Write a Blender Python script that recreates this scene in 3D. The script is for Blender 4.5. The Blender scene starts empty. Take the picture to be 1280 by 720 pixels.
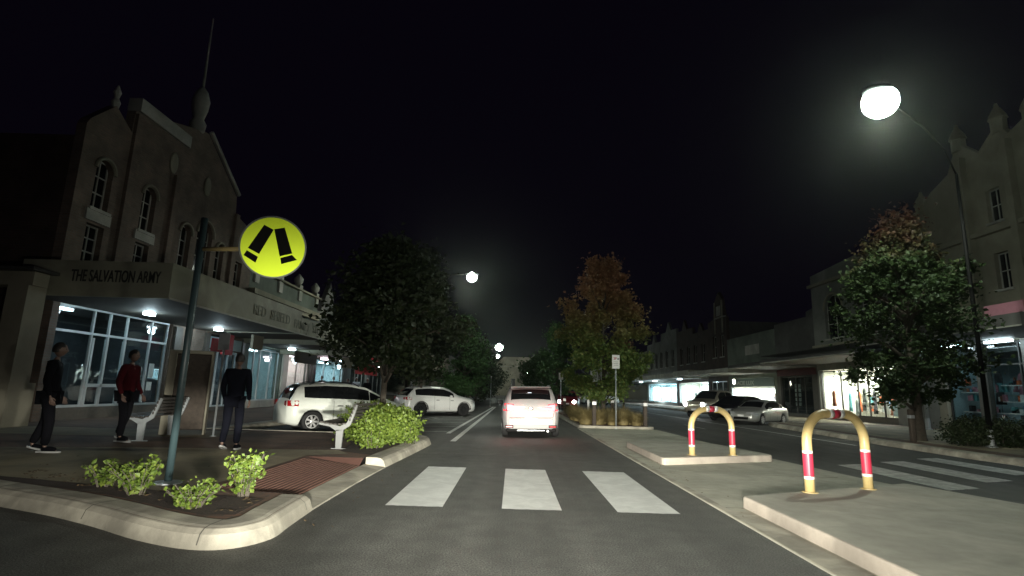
import bpy, bmesh, math, random
from mathutils import Vector, Matrix
random.seed(7)
C = bpy.context.scene.collection
sc = bpy.context.scene
PI = math.pi

# ------------------------------------------------------------------ materials
def nmat(name):
    m = bpy.data.materials.new(name); m.use_nodes = True
    nt = m.node_tree; b = nt.nodes['Principled BSDF']
    return m, nt, b
def mat(name, col, rough=.6, metal=0., var=.18, scale=6., bump=0., bscale=60., spec=.5, emit=None, estr=0., stain=0., coat=0.):
    m, nt, b = nmat(name)
    N, Lk = nt.nodes, nt.links
    tc = N.new('ShaderNodeTexCoord')
    b.inputs['Roughness'].default_value = rough
    b.inputs['Metallic'].default_value = metal
    b.inputs['Specular IOR Level'].default_value = spec
    b.inputs['Coat Weight'].default_value = coat
    b.inputs['Coat Roughness'].default_value = .05
    no = N.new('ShaderNodeTexNoise'); no.inputs['Scale'].default_value = scale
    no.inputs['Detail'].default_value = 6; no.inputs['Roughness'].default_value = .65
    Lk.new(tc.outputs['Object'], no.inputs['Vector'])
    rp = N.new('ShaderNodeValToRGB')
    rp.color_ramp.elements[0].position = .28; rp.color_ramp.elements[1].position = .72
    lo = [max(0, c*(1-var)) for c in col]; hi = [min(1, c*(1+var)) for c in col]
    rp.color_ramp.elements[0].color = (*lo, 1); rp.color_ramp.elements[1].color = (*hi, 1)
    Lk.new(no.outputs['Fac'], rp.inputs['Fac'])
    out = rp.outputs['Color']
    if stain > 0:
        n2 = N.new('ShaderNodeTexNoise'); n2.inputs['Scale'].default_value = scale*.22; n2.inputs['Detail'].default_value = 8
        n2.inputs['Distortion'].default_value = .6
        Lk.new(tc.outputs['Object'], n2.inputs['Vector'])
        r2 = N.new('ShaderNodeValToRGB'); r2.color_ramp.elements[0].position = .42; r2.color_ramp.elements[1].position = .62
        r2.color_ramp.elements[0].color = (1-stain,)*3+(1,); r2.color_ramp.elements[1].color = (1, 1, 1, 1)
        Lk.new(n2.outputs['Fac'], r2.inputs['Fac'])
        mx = N.new('ShaderNodeMix'); mx.data_type = 'RGBA'; mx.blend_type = 'MULTIPLY'; mx.inputs['Factor'].default_value = 1
        Lk.new(out, mx.inputs[6]); Lk.new(r2.outputs['Color'], mx.inputs[7]); out = mx.outputs[2]
    Lk.new(out, b.inputs['Base Color'])
    if bump > 0:
        nb = N.new('ShaderNodeTexNoise'); nb.inputs['Scale'].default_value = bscale; nb.inputs['Detail'].default_value = 3
        Lk.new(tc.outputs['Object'], nb.inputs['Vector'])
        bp = N.new('ShaderNodeBump'); bp.inputs['Strength'].default_value = bump; bp.inputs['Distance'].default_value = .01
        Lk.new(nb.outputs['Fac'], bp.inputs['Height']); Lk.new(bp.outputs['Normal'], b.inputs['Normal'])
    if emit:
        b.inputs['Emission Color'].default_value = (*emit, 1); b.inputs['Emission Strength'].default_value = estr
    return m
def brick(name, c1, c2, mortar, sx=.23, sy=.076, plane='wall', rough=.85, ms=.012):
    m, nt, b = nmat(name); N, Lk = nt.nodes, nt.links
    tc = N.new('ShaderNodeTexCoord'); sep = N.new('ShaderNodeSeparateXYZ'); cb = N.new('ShaderNodeCombineXYZ')
    Lk.new(tc.outputs['Object'], sep.inputs[0])
    if plane == 'wall':
        ad = N.new('ShaderNodeMath'); ad.operation = 'ADD'
        Lk.new(sep.outputs['X'], ad.inputs[0]); Lk.new(sep.outputs['Y'], ad.inputs[1])
        Lk.new(ad.outputs[0], cb.inputs['X']); Lk.new(sep.outputs['Z'], cb.inputs['Y'])
    else:
        Lk.new(sep.outputs['X'], cb.inputs['X']); Lk.new(sep.outputs['Y'], cb.inputs['Y'])
    t = N.new('ShaderNodeTexBrick'); t.inputs['Scale'].default_value = 1
    t.inputs['Brick Width'].default_value = sx; t.inputs['Row Height'].default_value = sy
    t.inputs['Mortar Size'].default_value = ms; t.inputs['Mortar Smooth'].default_value = .2
    t.inputs['Color1'].default_value = (*c1, 1); t.inputs['Color2'].default_value = (*c2, 1); t.inputs['Mortar'].default_value = (*mortar, 1)
    Lk.new(cb.outputs[0], t.inputs['Vector'])
    no = N.new('ShaderNodeTexNoise'); no.inputs['Scale'].default_value = 1.3; no.inputs['Detail'].default_value = 7
    Lk.new(tc.outputs['Object'], no.inputs['Vector'])
    mr = N.new('ShaderNodeMapRange'); mr.inputs[1].default_value = .3; mr.inputs[2].default_value = .7; mr.inputs[3].default_value = .6; mr.inputs[4].default_value = 1.15
    Lk.new(no.outputs['Fac'], mr.inputs[0])
    mx = N.new('ShaderNodeVectorMath'); mx.operation = 'SCALE'
    Lk.new(t.outputs['Color'], mx.inputs[0]); Lk.new(mr.outputs[0], mx.inputs['Scale'])
    Lk.new(mx.outputs[0], b.inputs['Base Color']); b.inputs['Roughness'].default_value = rough
    bp = N.new('ShaderNodeBump'); bp.inputs['Strength'].default_value = .4; bp.inputs['Distance'].default_value = .008; bp.invert = True
    Lk.new(t.outputs['Fac'], bp.inputs['Height']); Lk.new(bp.outputs['Normal'], b.inputs['Normal'])
    return m
def glassmat(name, tint=(.8, .85, .85), refl=.12, rough=.02, trans=1.):
    """thin pane: transparent sheet plus fresnel reflection"""
    m = bpy.data.materials.new(name); m.use_nodes = True; nt = m.node_tree; N, Lk = nt.nodes, nt.links
    N.clear(); o = N.new('ShaderNodeOutputMaterial'); tr = N.new('ShaderNodeBsdfTransparent'); gl = N.new('ShaderNodeBsdfGlossy')
    tr.inputs[0].default_value = (*tint, 1); gl.inputs['Roughness'].default_value = rough
    lw = N.new('ShaderNodeLayerWeight'); lw.inputs['Blend'].default_value = .5
    pw = N.new('ShaderNodeMath'); pw.operation = 'POWER'; pw.inputs[1].default_value = 5; Lk.new(lw.outputs['Facing'], pw.inputs[0])
    ad = N.new('ShaderNodeMath'); ad.operation = 'ADD'; ad.inputs[1].default_value = refl; ad.use_clamp = True
    Lk.new(pw.outputs[0], ad.inputs[0])
    mx = N.new('ShaderNodeMixShader'); Lk.new(ad.outputs[0], mx.inputs[0]); Lk.new(tr.outputs[0], mx.inputs[1]); Lk.new(gl.outputs[0], mx.inputs[2])
    Lk.new(mx.outputs[0], o.inputs[0])
    return m
def emis(name, col, s):
    m, nt, b = nmat(name)
    b.inputs['Base Color'].default_value = (*[c*.08 for c in col], 1)
    b.inputs['Emission Color'].default_value = (*col, 1); b.inputs['Emission Strength'].default_value = s
    return m
def asphaltmat(name, base, spatter=.75):
    m, nt, b = nmat(name); N, Lk = nt.nodes, nt.links
    tc = N.new('ShaderNodeTexCoord')
    def noise(s, d=5, dist=0):
        n = N.new('ShaderNodeTexNoise'); n.inputs['Scale'].default_value = s; n.inputs['Detail'].default_value = d; n.inputs['Distortion'].default_value = dist
        Lk.new(tc.outputs['Object'], n.inputs['Vector']); return n
    a = noise(70, 2); big = noise(.35, 6, .8); mid = noise(3.5, 6)
    vo = N.new('ShaderNodeTexVoronoi'); vo.inputs['Scale'].default_value = 140; Lk.new(tc.outputs['Object'], vo.inputs['Vector'])
    def mr(src, a0, a1, b0, b1):
        r = N.new('ShaderNodeMapRange'); r.inputs[1].default_value = a0; r.inputs[2].default_value = a1; r.inputs[3].default_value = b0; r.inputs[4].default_value = b1
        Lk.new(src, r.inputs[0]); return r.outputs[0]
    def mul(x, y):
        q = N.new('ShaderNodeMath'); q.operation = 'MULTIPLY'; Lk.new(x, q.inputs[0]); Lk.new(y, q.inputs[1]); return q.outputs[0]
    st = N.new('ShaderNodeTexNoise'); st.inputs['Scale'].default_value = 1.; st.inputs['Detail'].default_value = 5; mp = N.new('ShaderNodeMapping'); mp.inputs['Scale'].default_value = (2.2, .07, 1)
    Lk.new(tc.outputs['Object'], mp.inputs[0]); Lk.new(mp.outputs[0], st.inputs['Vector'])
    sp_ = noise(2.1, 3, .4)
    f0 = mul(mr(st.outputs['Fac'], .35, .65, .8, 1.16), mr(sp_.outputs['Fac'], .6, .74, 1., .84))
    f = mul(f0, mul(mul(mr(a.outputs['Fac'], .3, .7, 1-spatter, 1+spatter), mr(big.outputs['Fac'], .35, .65, .8, 1.18)), mr(mid.outputs['Fac'], .3, .7, .8, 1.16)))
    sc_ = N.new('ShaderNodeVectorMath'); sc_.operation = 'SCALE'; sc_.inputs[0].default_value = base
    Lk.new(f, sc_.inputs['Scale']); Lk.new(sc_.outputs[0], b.inputs['Base Color'])
    Lk.new(mr(big.outputs['Fac'], .35, .65, .62, .82), b.inputs['Roughness'])
    bp = N.new('ShaderNodeBump'); bp.inputs['Strength'].default_value = .55; bp.inputs['Distance'].default_value = .006
    Lk.new(vo.outputs['Distance'], bp.inputs['Height']); Lk.new(bp.outputs['Normal'], b.inputs['Normal'])
    return m
def leafmat(name, cols, zr=None, sc_n=5.):
    """cols: ramp over noise; zr=(z0,z1,cols_top) mixes another ramp in with height"""
    m, nt, b = nmat(name); N, Lk = nt.nodes, nt.links
    tc = N.new('ShaderNodeTexCoord')
    n = N.new('ShaderNodeTexNoise'); n.inputs['Scale'].default_value = sc_n; n.inputs['Detail'].default_value = 4; n.inputs['Roughness'].default_value = .8
    Lk.new(tc.outputs['Object'], n.inputs['Vector'])
    def ramp(cs):
        r = N.new('ShaderNodeValToRGB'); e = r.color_ramp.elements
        for i, c in enumerate(cs):
            p = .3+.4*i/(len(cs)-1)
            if i < 2: e[i].position = p; e[i].color = (*c, 1)
            else: q = e.new(p); q.color = (*c, 1)
        Lk.new(n.outputs['Fac'], r.inputs['Fac']); return r.outputs['Color']
    col = ramp(cols)
    if zr:
        c2 = ramp(zr[2]); sp = N.new('ShaderNodeSeparateXYZ'); Lk.new(tc.outputs['Object'], sp.inputs[0])
        n3 = N.new('ShaderNodeTexNoise'); n3.inputs['Scale'].default_value = 1.6; Lk.new(tc.outputs['Object'], n3.inputs['Vector'])
        a = N.new('ShaderNodeMath'); a.operation = 'MULTIPLY_ADD'; a.inputs[1].default_value = 3.; Lk.new(n3.outputs['Fac'], a.inputs[0]); Lk.new(sp.outputs['Z'], a.inputs[2])
        mr = N.new('ShaderNodeMapRange'); mr.inputs[1].default_value = zr[0]+1.5; mr.inputs[2].default_value = zr[1]+1.5; Lk.new(a.outputs[0], mr.inputs[0])
        mx = N.new('ShaderNodeMix'); mx.data_type = 'RGBA'; Lk.new(mr.outputs[0], mx.inputs['Factor']); Lk.new(col, mx.inputs[6]); Lk.new(c2, mx.inputs[7]); col = mx.outputs[2]
    Lk.new(col, b.inputs['Base Color']); b.inputs['Roughness'].default_value = .55
    b.inputs['Specular IOR Level'].default_value = .35
    # some light passes through a leaf
    tl = N.new('ShaderNodeBsdfTranslucent'); Lk.new(col, tl.inputs['Color'])
    ms = N.new('ShaderNodeMixShader'); ms.inputs[0].default_value = .25
    Lk.new(b.outputs[0], ms.inputs[1]); Lk.new(tl.outputs[0], ms.inputs[2]); Lk.new(ms.outputs[0], N['Material Output'].inputs[0])
    return m

M = {}
M['asphalt'] = asphaltmat('asphalt', (.078, .078, .07))
M['earth'] = mat('earth', (.035, .03, .022), .95, scale=.3)
M['concrete'] = mat('concrete', (.44, .43, .35), .85, var=.14, scale=5, bump=.4, bscale=90, stain=.2)
M['slab'] = mat('slab_concrete', (.41, .4, .335), .85, var=.1, scale=6, bump=.4, bscale=90, stain=.2)
M['kerb'] = mat('kerb_concrete', (.45, .42, .34), .85, var=.16, scale=7, bump=.4, bscale=90, stain=.42)
M['islandside'] = mat('island_kerb', (.42, .37, .31), .85, var=.12, scale=5, bump=.3, bscale=110, stain=.3)
M['olive'] = mat('paving_concrete', (.27, .23, .15), .85, var=.12, scale=4, bump=.3, bscale=120, stain=.35)
M['pavebrick'] = brick('paving_brick', (.17, .09, .058), (.12, .07, .045), (.08, .065, .05), .23, .115, 'floor')
M['paint'] = mat('road_paint', (.68, .69, .66), .55, var=.07, scale=14, bump=.4, bscale=140, stain=.14)
M['paintworn'] = mat('worn_road_paint', (.6, .6, .56), .6, var=.2, scale=25, bump=.3, bscale=140, stain=.35)
M['mulch'] = mat('mulch', (.03, .018, .012), .95, var=.6, scale=30, bump=1, bscale=60)
M['redmulch'] = mat('red_mulch', (.1, .045, .03), .95, var=.6, scale=30, bump=1, bscale=60)
M['tact'] = mat('tactile_red', (.095, .045, .034), .7, var=.15, scale=6)
M['signyellow'] = mat('retro_yellow_green', (.56, .72, .03), .42, metal=.8, var=.03, scale=3)
M['black'] = mat('black_paint', (.006, .006, .006), .7, spec=.15)
M['rubber'] = mat('rubber', (.015, .015, .015), .8)
M['darkmetal'] = mat('dark_metal', (.03, .032, .034), .45, metal=.5)
M['galv'] = mat('galvanised_steel', (.42, .45, .46), .42, metal=.6, var=.1, scale=18)
M['tealpole'] = mat('teal_pole_paint', (.028, .048, .052), .45, var=.12)
M['hoopyellow'] = mat('hoop_yellow', (.56, .43, .19), .38, var=.1, scale=10, stain=.15)
M['hoopred'] = mat('hoop_red', (.42, .03, .06), .35, var=.08)
M['retrowhite'] = mat('retro_white', (.82, .82, .8), .45, metal=.35, var=.04)
M['whitepaint'] = mat('white_paint', (.72, .73, .72), .45, var=.05)
M['carwhite'] = mat('car_white', (.76, .77, .74), .28, var=.02, coat=.6)
M['carlead'] = mat('car_pearl_white', (.5, .49, .48), .3, var=.02, coat=.5)
M['carwagon'] = mat('car_cream_white', (.74, .77, .7), .28, var=.02, coat=.6)
M['carsilver'] = mat('car_silver', (.44, .45, .42), .3, metal=.55, var=.03, coat=.6)
M['carblack'] = mat('car_black', (.012, .012, .014), .22, coat=.7)
M['cartan'] = mat('car_champagne', (.38, .35, .28), .3, metal=.5, coat=.6)
M['carred'] = mat('car_dark_red', (.16, .015, .02), .28, coat=.6)
M['carglass'] = mat('car_glass', (.01, .011, .012), .06, spec=.7, var=0)
M['chrome'] = mat('chrome', (.75, .75, .76), .15, metal=1., var=.02)
M['hubcap'] = mat('hubcap', (.55, .55, .54), .35, metal=.6, var=.04)
M['tail'] = mat('tail_lens', (.35, .01, .015), .15, coat=.5)
M['brake'] = emis('brake_lit', (1., .025, .045), 1.15)
M['brakehot'] = emis('brake_lit_core', (1., .3, .34), 1.6)
M['tailclear'] = mat('clear_lens', (.7, .68, .68), .15, coat=.5)
M['headlit'] = emis('headlamp_lit', (.95, 1., 1.), 25.)
M['lens'] = mat('headlamp_lens', (.5, .52, .52), .1, metal=.5, coat=.5)
M['plate'] = mat('number_plate', (.8, .8, .78), .4, var=.02)
M['plateyellow'] = mat('yellow_number_plate', (.75, .55, .08), .4, var=.02)
M['lamp'] = emis('street_lamp_glow', (.86, 1., .88), 60.)
M['lampfar'] = emis('far_lamp_glow', (.9, 1., .92), 30.)
M['tube'] = emis('fluorescent_tube', (.72, .93, 1.), 14.)
M['tubewarm'] = emis('warm_tube', (1., .97, .78), 9.)
M['tubepink'] = emis('pinkish_tube', (1., .82, .88), 8.)
M['sodium'] = emis('small_lamp', (1., .93, .85), 12.)
M['leafbright'] = leafmat('hedge_leaves', [(.035, .065, .01), (.1, .15, .022), (.2, .25, .04)], sc_n=9)
M['leafgarden'] = leafmat('garden_leaves', [(.03, .05, .01), (.09, .14, .02), (.2, .24, .04)], sc_n=9)
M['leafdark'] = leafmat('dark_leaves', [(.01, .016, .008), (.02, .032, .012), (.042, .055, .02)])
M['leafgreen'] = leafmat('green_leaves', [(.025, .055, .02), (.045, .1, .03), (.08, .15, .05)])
AUT = [(.12, .08, .035), (.3, .14, .075), (.5, .36, .2)]
M['leafmaple'] = leafmat('maple_leaves', [(.04, .08, .02), (.12, .19, .045), (.34, .32, .1)], (3.3, 6.3, AUT), sc_n=7.)
M['leafred'] = leafmat('red_topped_leaves', [(.014, .028, .01), (.03, .056, .018), (.07, .1, .03)], (5.9, 7.4, [(.04, .022, .014), (.1, .038, .026), (.13, .085, .04)]))
M['bark'] = mat('bark', (.07, .06, .045), .9, var=.35, scale=12, bump=1, bscale=30)
M['grassblade'] = leafmat('tussock_blades', [(.12, .1, .045), (.24, .19, .08), (.38, .31, .15)], sc_n=3)
M['wooddark'] = mat('dark_timber', (.05, .038, .028), .8, var=.3, scale=10, bump=.4)
M['brickb'] = brick('wall_brick', (.25, .18, .14), (.19, .14, .11), (.2, .18, .15))
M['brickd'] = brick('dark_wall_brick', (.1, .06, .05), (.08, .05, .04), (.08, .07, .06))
M['render'] = mat('cream_render', (.36, .34, .26), .85, var=.12, scale=1.5, bump=.25, bscale=50, stain=.3)
M['rendergrey'] = mat('grey_render', (.25, .26, .24), .85, var=.15, scale=1.5, bump=.25, bscale=50, stain=.35)
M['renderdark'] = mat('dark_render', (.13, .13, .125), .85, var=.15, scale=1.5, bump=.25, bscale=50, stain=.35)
M['rendergreen'] = mat('green_grey_render', (.2, .235, .2), .85, var=.15, scale=1.5, bump=.25, bscale=50, stain=.35)
M['trim'] = mat('white_trim', (.5, .5, .45), .7, var=.1, scale=4, stain=.3)
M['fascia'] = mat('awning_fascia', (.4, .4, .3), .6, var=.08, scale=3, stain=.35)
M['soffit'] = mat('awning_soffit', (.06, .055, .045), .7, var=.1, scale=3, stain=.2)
M['roofiron'] = mat('roof_iron', (.09, .09, .085), .55, metal=.3, var=.1, scale=5, stain=.3)
M['alu'] = mat('aluminium_frame', (.52, .56, .58), .4, metal=.3, var=.05)
M['darkframe'] = mat('dark_frame', (.035, .034, .032), .5, var=.1)
M['tilewall'] = mat('stall_tiles', (.11, .1, .085), .5, var=.2, scale=12)
M['pane'] = glassmat('shop_pane', (.82, .86, .86), .06)
M['darkpane'] = mat('dark_window', (.012, .014, .016), .07, spec=.7, var=0)
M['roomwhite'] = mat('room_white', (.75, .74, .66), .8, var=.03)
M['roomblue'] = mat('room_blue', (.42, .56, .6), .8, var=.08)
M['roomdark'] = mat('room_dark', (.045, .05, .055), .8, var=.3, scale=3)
M['floor'] = mat('shop_floor', (.3, .28, .24), .4, var=.1, scale=3)
M['textdark'] = mat('lettering_dark', (.035, .035, .03), .6)
M['textgrey'] = mat('lettering_faded', (.19, .2, .15), .6)
M['textwhite'] = mat('lettering_pale', (.6, .66, .66), .6)
M['signred'] = mat('red_sign', (.38, .02, .03), .5, var=.08)
M['darkred'] = mat('maroon_fascia', (.09, .012, .014), .6, var=.2)
M['pinksign'] = mat('pink_awning', (.5, .22, .28), .6, var=.08)
M['tealsign'] = mat('teal_grey_sign', (.16, .22, .22), .6, var=.1)
M['benchend'] = mat('bench_cast_end', (.17, .175, .17), .45, metal=.2, var=.06)
M['benchslat'] = mat('bench_slats', (.05, .045, .04), .55, var=.2, scale=15)
M['skin'] = mat('skin', (.13, .08, .06), .55, var=.06)
M['hair'] = mat('dark_hair', (.012, .01, .008), .6)
M['hairgrey'] = mat('grey_hair', (.5, .5, .48), .7)
M['clothblack'] = mat('black_cloth', (.0035, .0035, .005), .95, bump=.3, spec=.1)
M['clothnavy'] = mat('navy_cloth', (.004, .0045, .008), .95, bump=.3, spec=.1)
M['clothred'] = mat('red_cloth', (.045, .004, .006), .95, bump=.3, spec=.1)
M['clothpale'] = mat('pale_cloth', (.42, .48, .55), .9, bump=.3)
M['shoesole'] = mat('shoe_sole', (.3, .3, .29), .6)
M['cloth1'] = mat('garment_rust', (.3, .11, .06), .9); M['cloth2'] = mat('garment_grey', (.22, .24, .22), .9)
M['cloth3'] = mat('garment_dark', (.03, .03, .035), .9); M['cloth4'] = mat('garment_teal', (.1, .3, .32), .9)
M['cloth5'] = mat('garment_orange', (.6, .14, .05), .9); M['cloth6'] = mat('garment_blue', (.15, .3, .5), .9)

# ------------------------------------------------------------------ mesh builder
class MB:
    def __init__(s): s.v = []; s.f = []
    def add(s, vs, fs):
        o = len(s.v); s.v += [tuple(p) for p in vs]; s.f += [tuple(i+o for i in f) for f in fs]; return s
    def box(s, x0, x1, y0, y1, z0, z1):
        if x0 > x1: x0, x1 = x1, x0
        if y0 > y1: y0, y1 = y1, y0
        return s.add([(x0, y0, z0), (x1, y0, z0), (x1, y1, z0), (x0, y1, z0), (x0, y0, z1), (x1, y0, z1), (x1, y1, z1), (x0, y1, z1)],
                     [(0, 3, 2, 1), (4, 5, 6, 7), (0, 1, 5, 4), (1, 2, 6, 5), (2, 3, 7, 6), (3, 0, 4, 7)])
    def rbox(s, x0, x1, y0, y1, z0, z1, r=.02):
        """box with chamfered vertical and top edges"""
        if x0 > x1: x0, x1 = x1, x0
        if y0 > y1: y0, y1 = y1, y0
        def ring(i, z): return [(x0+i+r, y0+i, z), (x1-i-r, y0+i, z), (x1-i, y0+i+r, z), (x1-i, y1-i-r, z), (x1-i-r, y1-i, z), (x0+i+r, y1-i, z), (x0+i, y1-i-r, z), (x0+i, y0+i+r, z)]
        return s.rings([ring(r, z0), ring(0, z0+r), ring(0, z1-r), ring(r, z1)])
    def rings(s, R, cap=True, close=True):
        n = len(R[0]); vs = [p for r in R for p in r]; fs = []
        for i in range(len(R)-1):
            for j in range(n if close else n-1):
                a = i*n+j; b = i*n+(j+1) % n; fs.append((a, b, b+n, a+n))
        if cap:
            fs.append(tuple(range(n-1, -1, -1))); fs.append(tuple(range((len(R)-1)*n, len(R)*n)))
        return s.add(vs, fs)
    def prism(s, poly, z0, z1):
        return s.rings([[(x, y, z0) for x, y in poly], [(x, y, z1) for x, y in poly]])
    def tube(s, path, r, n=8, cap=True):
        P = [Vector(p) for p in path]; rs = r if isinstance(r, (list, tuple)) else [r]*len(P); R = []; up = None
        for i, p in enumerate(P):
            d = (P[min(i+1, len(P)-1)]-P[max(i-1, 0)]).normalized()
            if up is None: up = Vector((0, 0, 1)) if abs(d.z) < .9 else Vector((1, 0, 0))
            a = d.cross(up).normalized(); b = a.cross(d).normalized(); up = b
            R.append([p+(a*math.cos(2*PI*k/n)+b*math.sin(2*PI*k/n))*rs[i] for k in range(n)])
        return s.rings(R, cap)
    def lathe(s, prof, n=20, c=(0, 0, 0), axis='z'):
        R = []
        for r, h in prof:
            rr = []
            for k in range(n):
                a = 2*PI*k/n; x, y = r*math.cos(a), r*math.sin(a)
                q = (x, y, h) if axis == 'z' else ((h, x, y) if axis == 'x' else (y, h, x))
                rr.append((q[0]+c[0], q[1]+c[1], q[2]+c[2]))
            R.append(rr)
        return s.rings(R)
    def quad(s, a, b, c, d): return s.add([a, b, c, d], [(0, 1, 2, 3)])
    def ball(s, c, r, n=10, sx=1, sy=1, sz=1):
        m = max(5, n//2+1); R = []
        for i in range(1, m):
            t = PI*i/m; R.append([(c[0]+sx*r*math.sin(t)*math.cos(2*PI*k/n), c[1]+sy*r*math.sin(t)*math.sin(2*PI*k/n), c[2]-sz*r*math.cos(t)) for k in range(n)])
        return s.rings(R)
    def build(s, name, m, parent=None, world=False, smooth=False, loc=None, fix=True):
        me = bpy.data.meshes.new(name)
        off = Vector((0, 0, 0))
        if world and parent is not None:
            off = parent.location.copy() if parent.parent is None else parent.parent.location+parent.location
        if loc is not None: off = Vector(loc)
        me.from_pydata([(p[0]-off.x, p[1]-off.y, p[2]-off.z) for p in s.v], [], s.f)
        if fix:
            bm = bmesh.new(); bm.from_mesh(me); bmesh.ops.recalc_face_normals(bm, faces=bm.faces); bm.to_mesh(me); bm.free()
        if smooth:
            me.polygons.foreach_set('use_smooth', [True]*len(me.polygons))
        me.materials.append(M[m] if isinstance(m, str) else m)
        o = bpy.data.objects.new(name, me); C.objects.link(o)
        if loc is not None: o.location = loc
        if parent is not None: o.parent = parent
        return o
def tag(o, label=None, cat=None, group=None, kind=None):
    if label: o['label'] = label
    if cat: o['category'] = cat
    if group: o['group'] = group
    if kind: o['kind'] = kind
    return o
def thing(name, label, cat, loc=(0, 0, 0), rz=0., group=None):
    o = bpy.data.objects.new(name, None); C.objects.link(o); o.location = loc; o.rotation_euler = (0, 0, rz); o.empty_display_size = .2
    return tag(o, label, cat, group)
def copy_tree(o, parent=None):
    c = o.copy(); C.objects.link(c)
    if parent is not None: c.parent = parent
    for ch in [q for q in bpy.data.objects if q.parent == o]: copy_tree(ch, c)
    return c
def dup(root, loc, rz, label, group=None):
    c = copy_tree(root); c.location = loc; c.rotation_euler = (0, 0, rz); c['label'] = label
    if group: c['group'] = group
    return c
def sheet(poly, z):
    from mathutils.geometry import tessellate_polygon
    t = tessellate_polygon([[Vector((x, y, 0)) for x, y in poly]])
    return MB().add([(x, y, z) for x, y in poly], [tuple(f) for f in t])
def struct(mb, name, m, label=None, **k):
    o = mb.build(name, m, **k); o['kind'] = 'structure'
    if label: o['label'] = label
    return o
def text_mesh(txt, size, depth=.012):
    cu = bpy.data.curves.new('lettering', 'FONT'); cu.body = txt; cu.size = size; cu.extrude = depth; cu.align_x = 'CENTER'; cu.align_y = 'CENTER'
    cu.offset = .012*size
    o = bpy.data.objects.new('tmp', cu); C.objects.link(o)
    dg = bpy.context.evaluated_depsgraph_get(); me = bpy.data.meshes.new_from_object(o.evaluated_get(dg))
    bpy.data.objects.remove(o); return me
def lettering(txt, size, m, parent, loc, face, width=None, depth=.012):
    """face: '+x','-x','-y' outward direction of the lettering"""
    me = text_mesh(txt, size, depth); me.materials.clear(); me.materials.append(M[m])
    if width:
        xs = [v.co.x for v in me.vertices]; k = width/(max(xs)-min(xs))
        for v in me.vertices: v.co.x *= k
    R = {'-y': Matrix(((1, 0, 0), (0, 0, -1), (0, 1, 0))), '+x': Matrix(((0, 0, 1), (1, 0, 0), (0, 1, 0))), '-x': Matrix(((0, 0, -1), (-1, 0, 0), (0, 1, 0)))}[face]
    for v in me.vertices: v.co = R @ v.co
    o = bpy.data.objects.new('lettering', me); C.objects.link(o); o.parent = parent
    o.location = Vector(loc)-(parent.location if parent.parent is None else parent.location+parent.parent.location)
    return o
# ------------------------------------------------------------------ the setting: ground, road, kerbs, paving
def flat(poly, z): return sheet(poly, z)
struct(flat([(-300, -60), (300, -60), (300, 420), (-300, 420)], -.03), 'ground', 'earth')
struct(flat([(-45, -25), (45, -25), (45, 12), (30, 14), (24, 20), (24, 210), (-24, 210), (-24, 14), (-45, 14)], 0), 'road', 'asphalt')
# footpath on the left: outer kerb foot line, corner to the back of the bulb and up the parking bays
def spline(pts, n=5):
    out = []
    for i in range(len(pts)-1):
        p0, p1, p2, p3 = [Vector(pts[max(0, min(len(pts)-1, i+k))]) for k in (-1, 0, 1, 2)]
        for j in range(n):
            t = j/n; q = .5*((2*p1)+(p2-p0)*t+(2*p0-5*p1+4*p2-p3)*t*t+(3*p1-p0-3*p2+p3)*t**3); out.append((q.x, q.y))
    return out+[tuple(pts[-1])]
KL = spline([(-44, 13.5), (-14, 8.4), (-8, 6.95), (-5.15, 5.95), (-4.05, 5.46), (-3.2, 4.98), (-2.62, 4.76), (-2.28, 4.83), (-2.1, 5.15), (-2.12, 5.6), (-2.16, 6.35)])
KL2 = spline([(-2.14, 9.75), (-2.1, 10.6), (-1.98, 13.4), (-2.02, 14.2), (-2.25, 14.8), (-2.75, 15.07), (-3.6, 15.12)])+[(-7.75, 15.12), (-7.75, 150)]
def offset(line, d):
    out = []
    for i, p in enumerate(line):
        a = Vector(line[max(i-1, 0)]); b = Vector(line[min(i+1, len(line)-1)]); p = Vector(p)
        t1 = (p-a).normalized() if i > 0 else (b-p).normalized(); t2 = (b-p).normalized() if i < len(line)-1 else t1
        n = Vector((-(t1+t2).y, (t1+t2).x)).normalized(); k = 1/max(.5, n.dot(Vector((-t1.y, t1.x))))
        q = p+n*d*k; out.append((q.x, q.y))
    return out
def kerb(line, side, prof):
    """prof: (inset, z) pairs swept along the line"""
    mb = MB(); L = [offset(line, side*i) for i, z in prof]; n = len(line)
    for k in range(len(prof)):
        mb.v += [(x, y, prof[k][1]) for x, y in L[k]]
    for k in range(len(prof)-1):
        for i in range(n-1): a = k*n+i; mb.f.append((a, a+1, a+1+n, a+n))
    mb.f.append(tuple(k*n for k in range(len(prof)))); mb.f.append(tuple(k*n+n-1 for k in range(len(prof))))
    return mb
PR = [(0, -.02), (.02, .03), (.05, .11), (.1, .145), (.17, .158), (.36, .16), (.36, .02)]
struct(kerb(KL, 1, PR), 'kerb', 'kerb')
struct(kerb(KL2, 1, PR), 'kerb', 'kerb')
struct(kerb([(-2.16, 6.352), (-2.17, 8), (-2.14, 9.748)], 1, [(0, -.01), (.02, .012), (.2, .03), (.38, .045), (.38, .0)]), 'kerb_ramp', 'kerb')
inner = offset(KL, .12)+[(-2.57, 6.45), (-3.5, 6.45), (-3.5, 9.72), (-2.53, 9.72)]+offset(KL2, .12)[1:]
fp = inner+[(-14, 150), (-14, 20), (-44, 20)]
struct(sheet(fp, .15), 'footpath', 'pavebrick')
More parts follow.
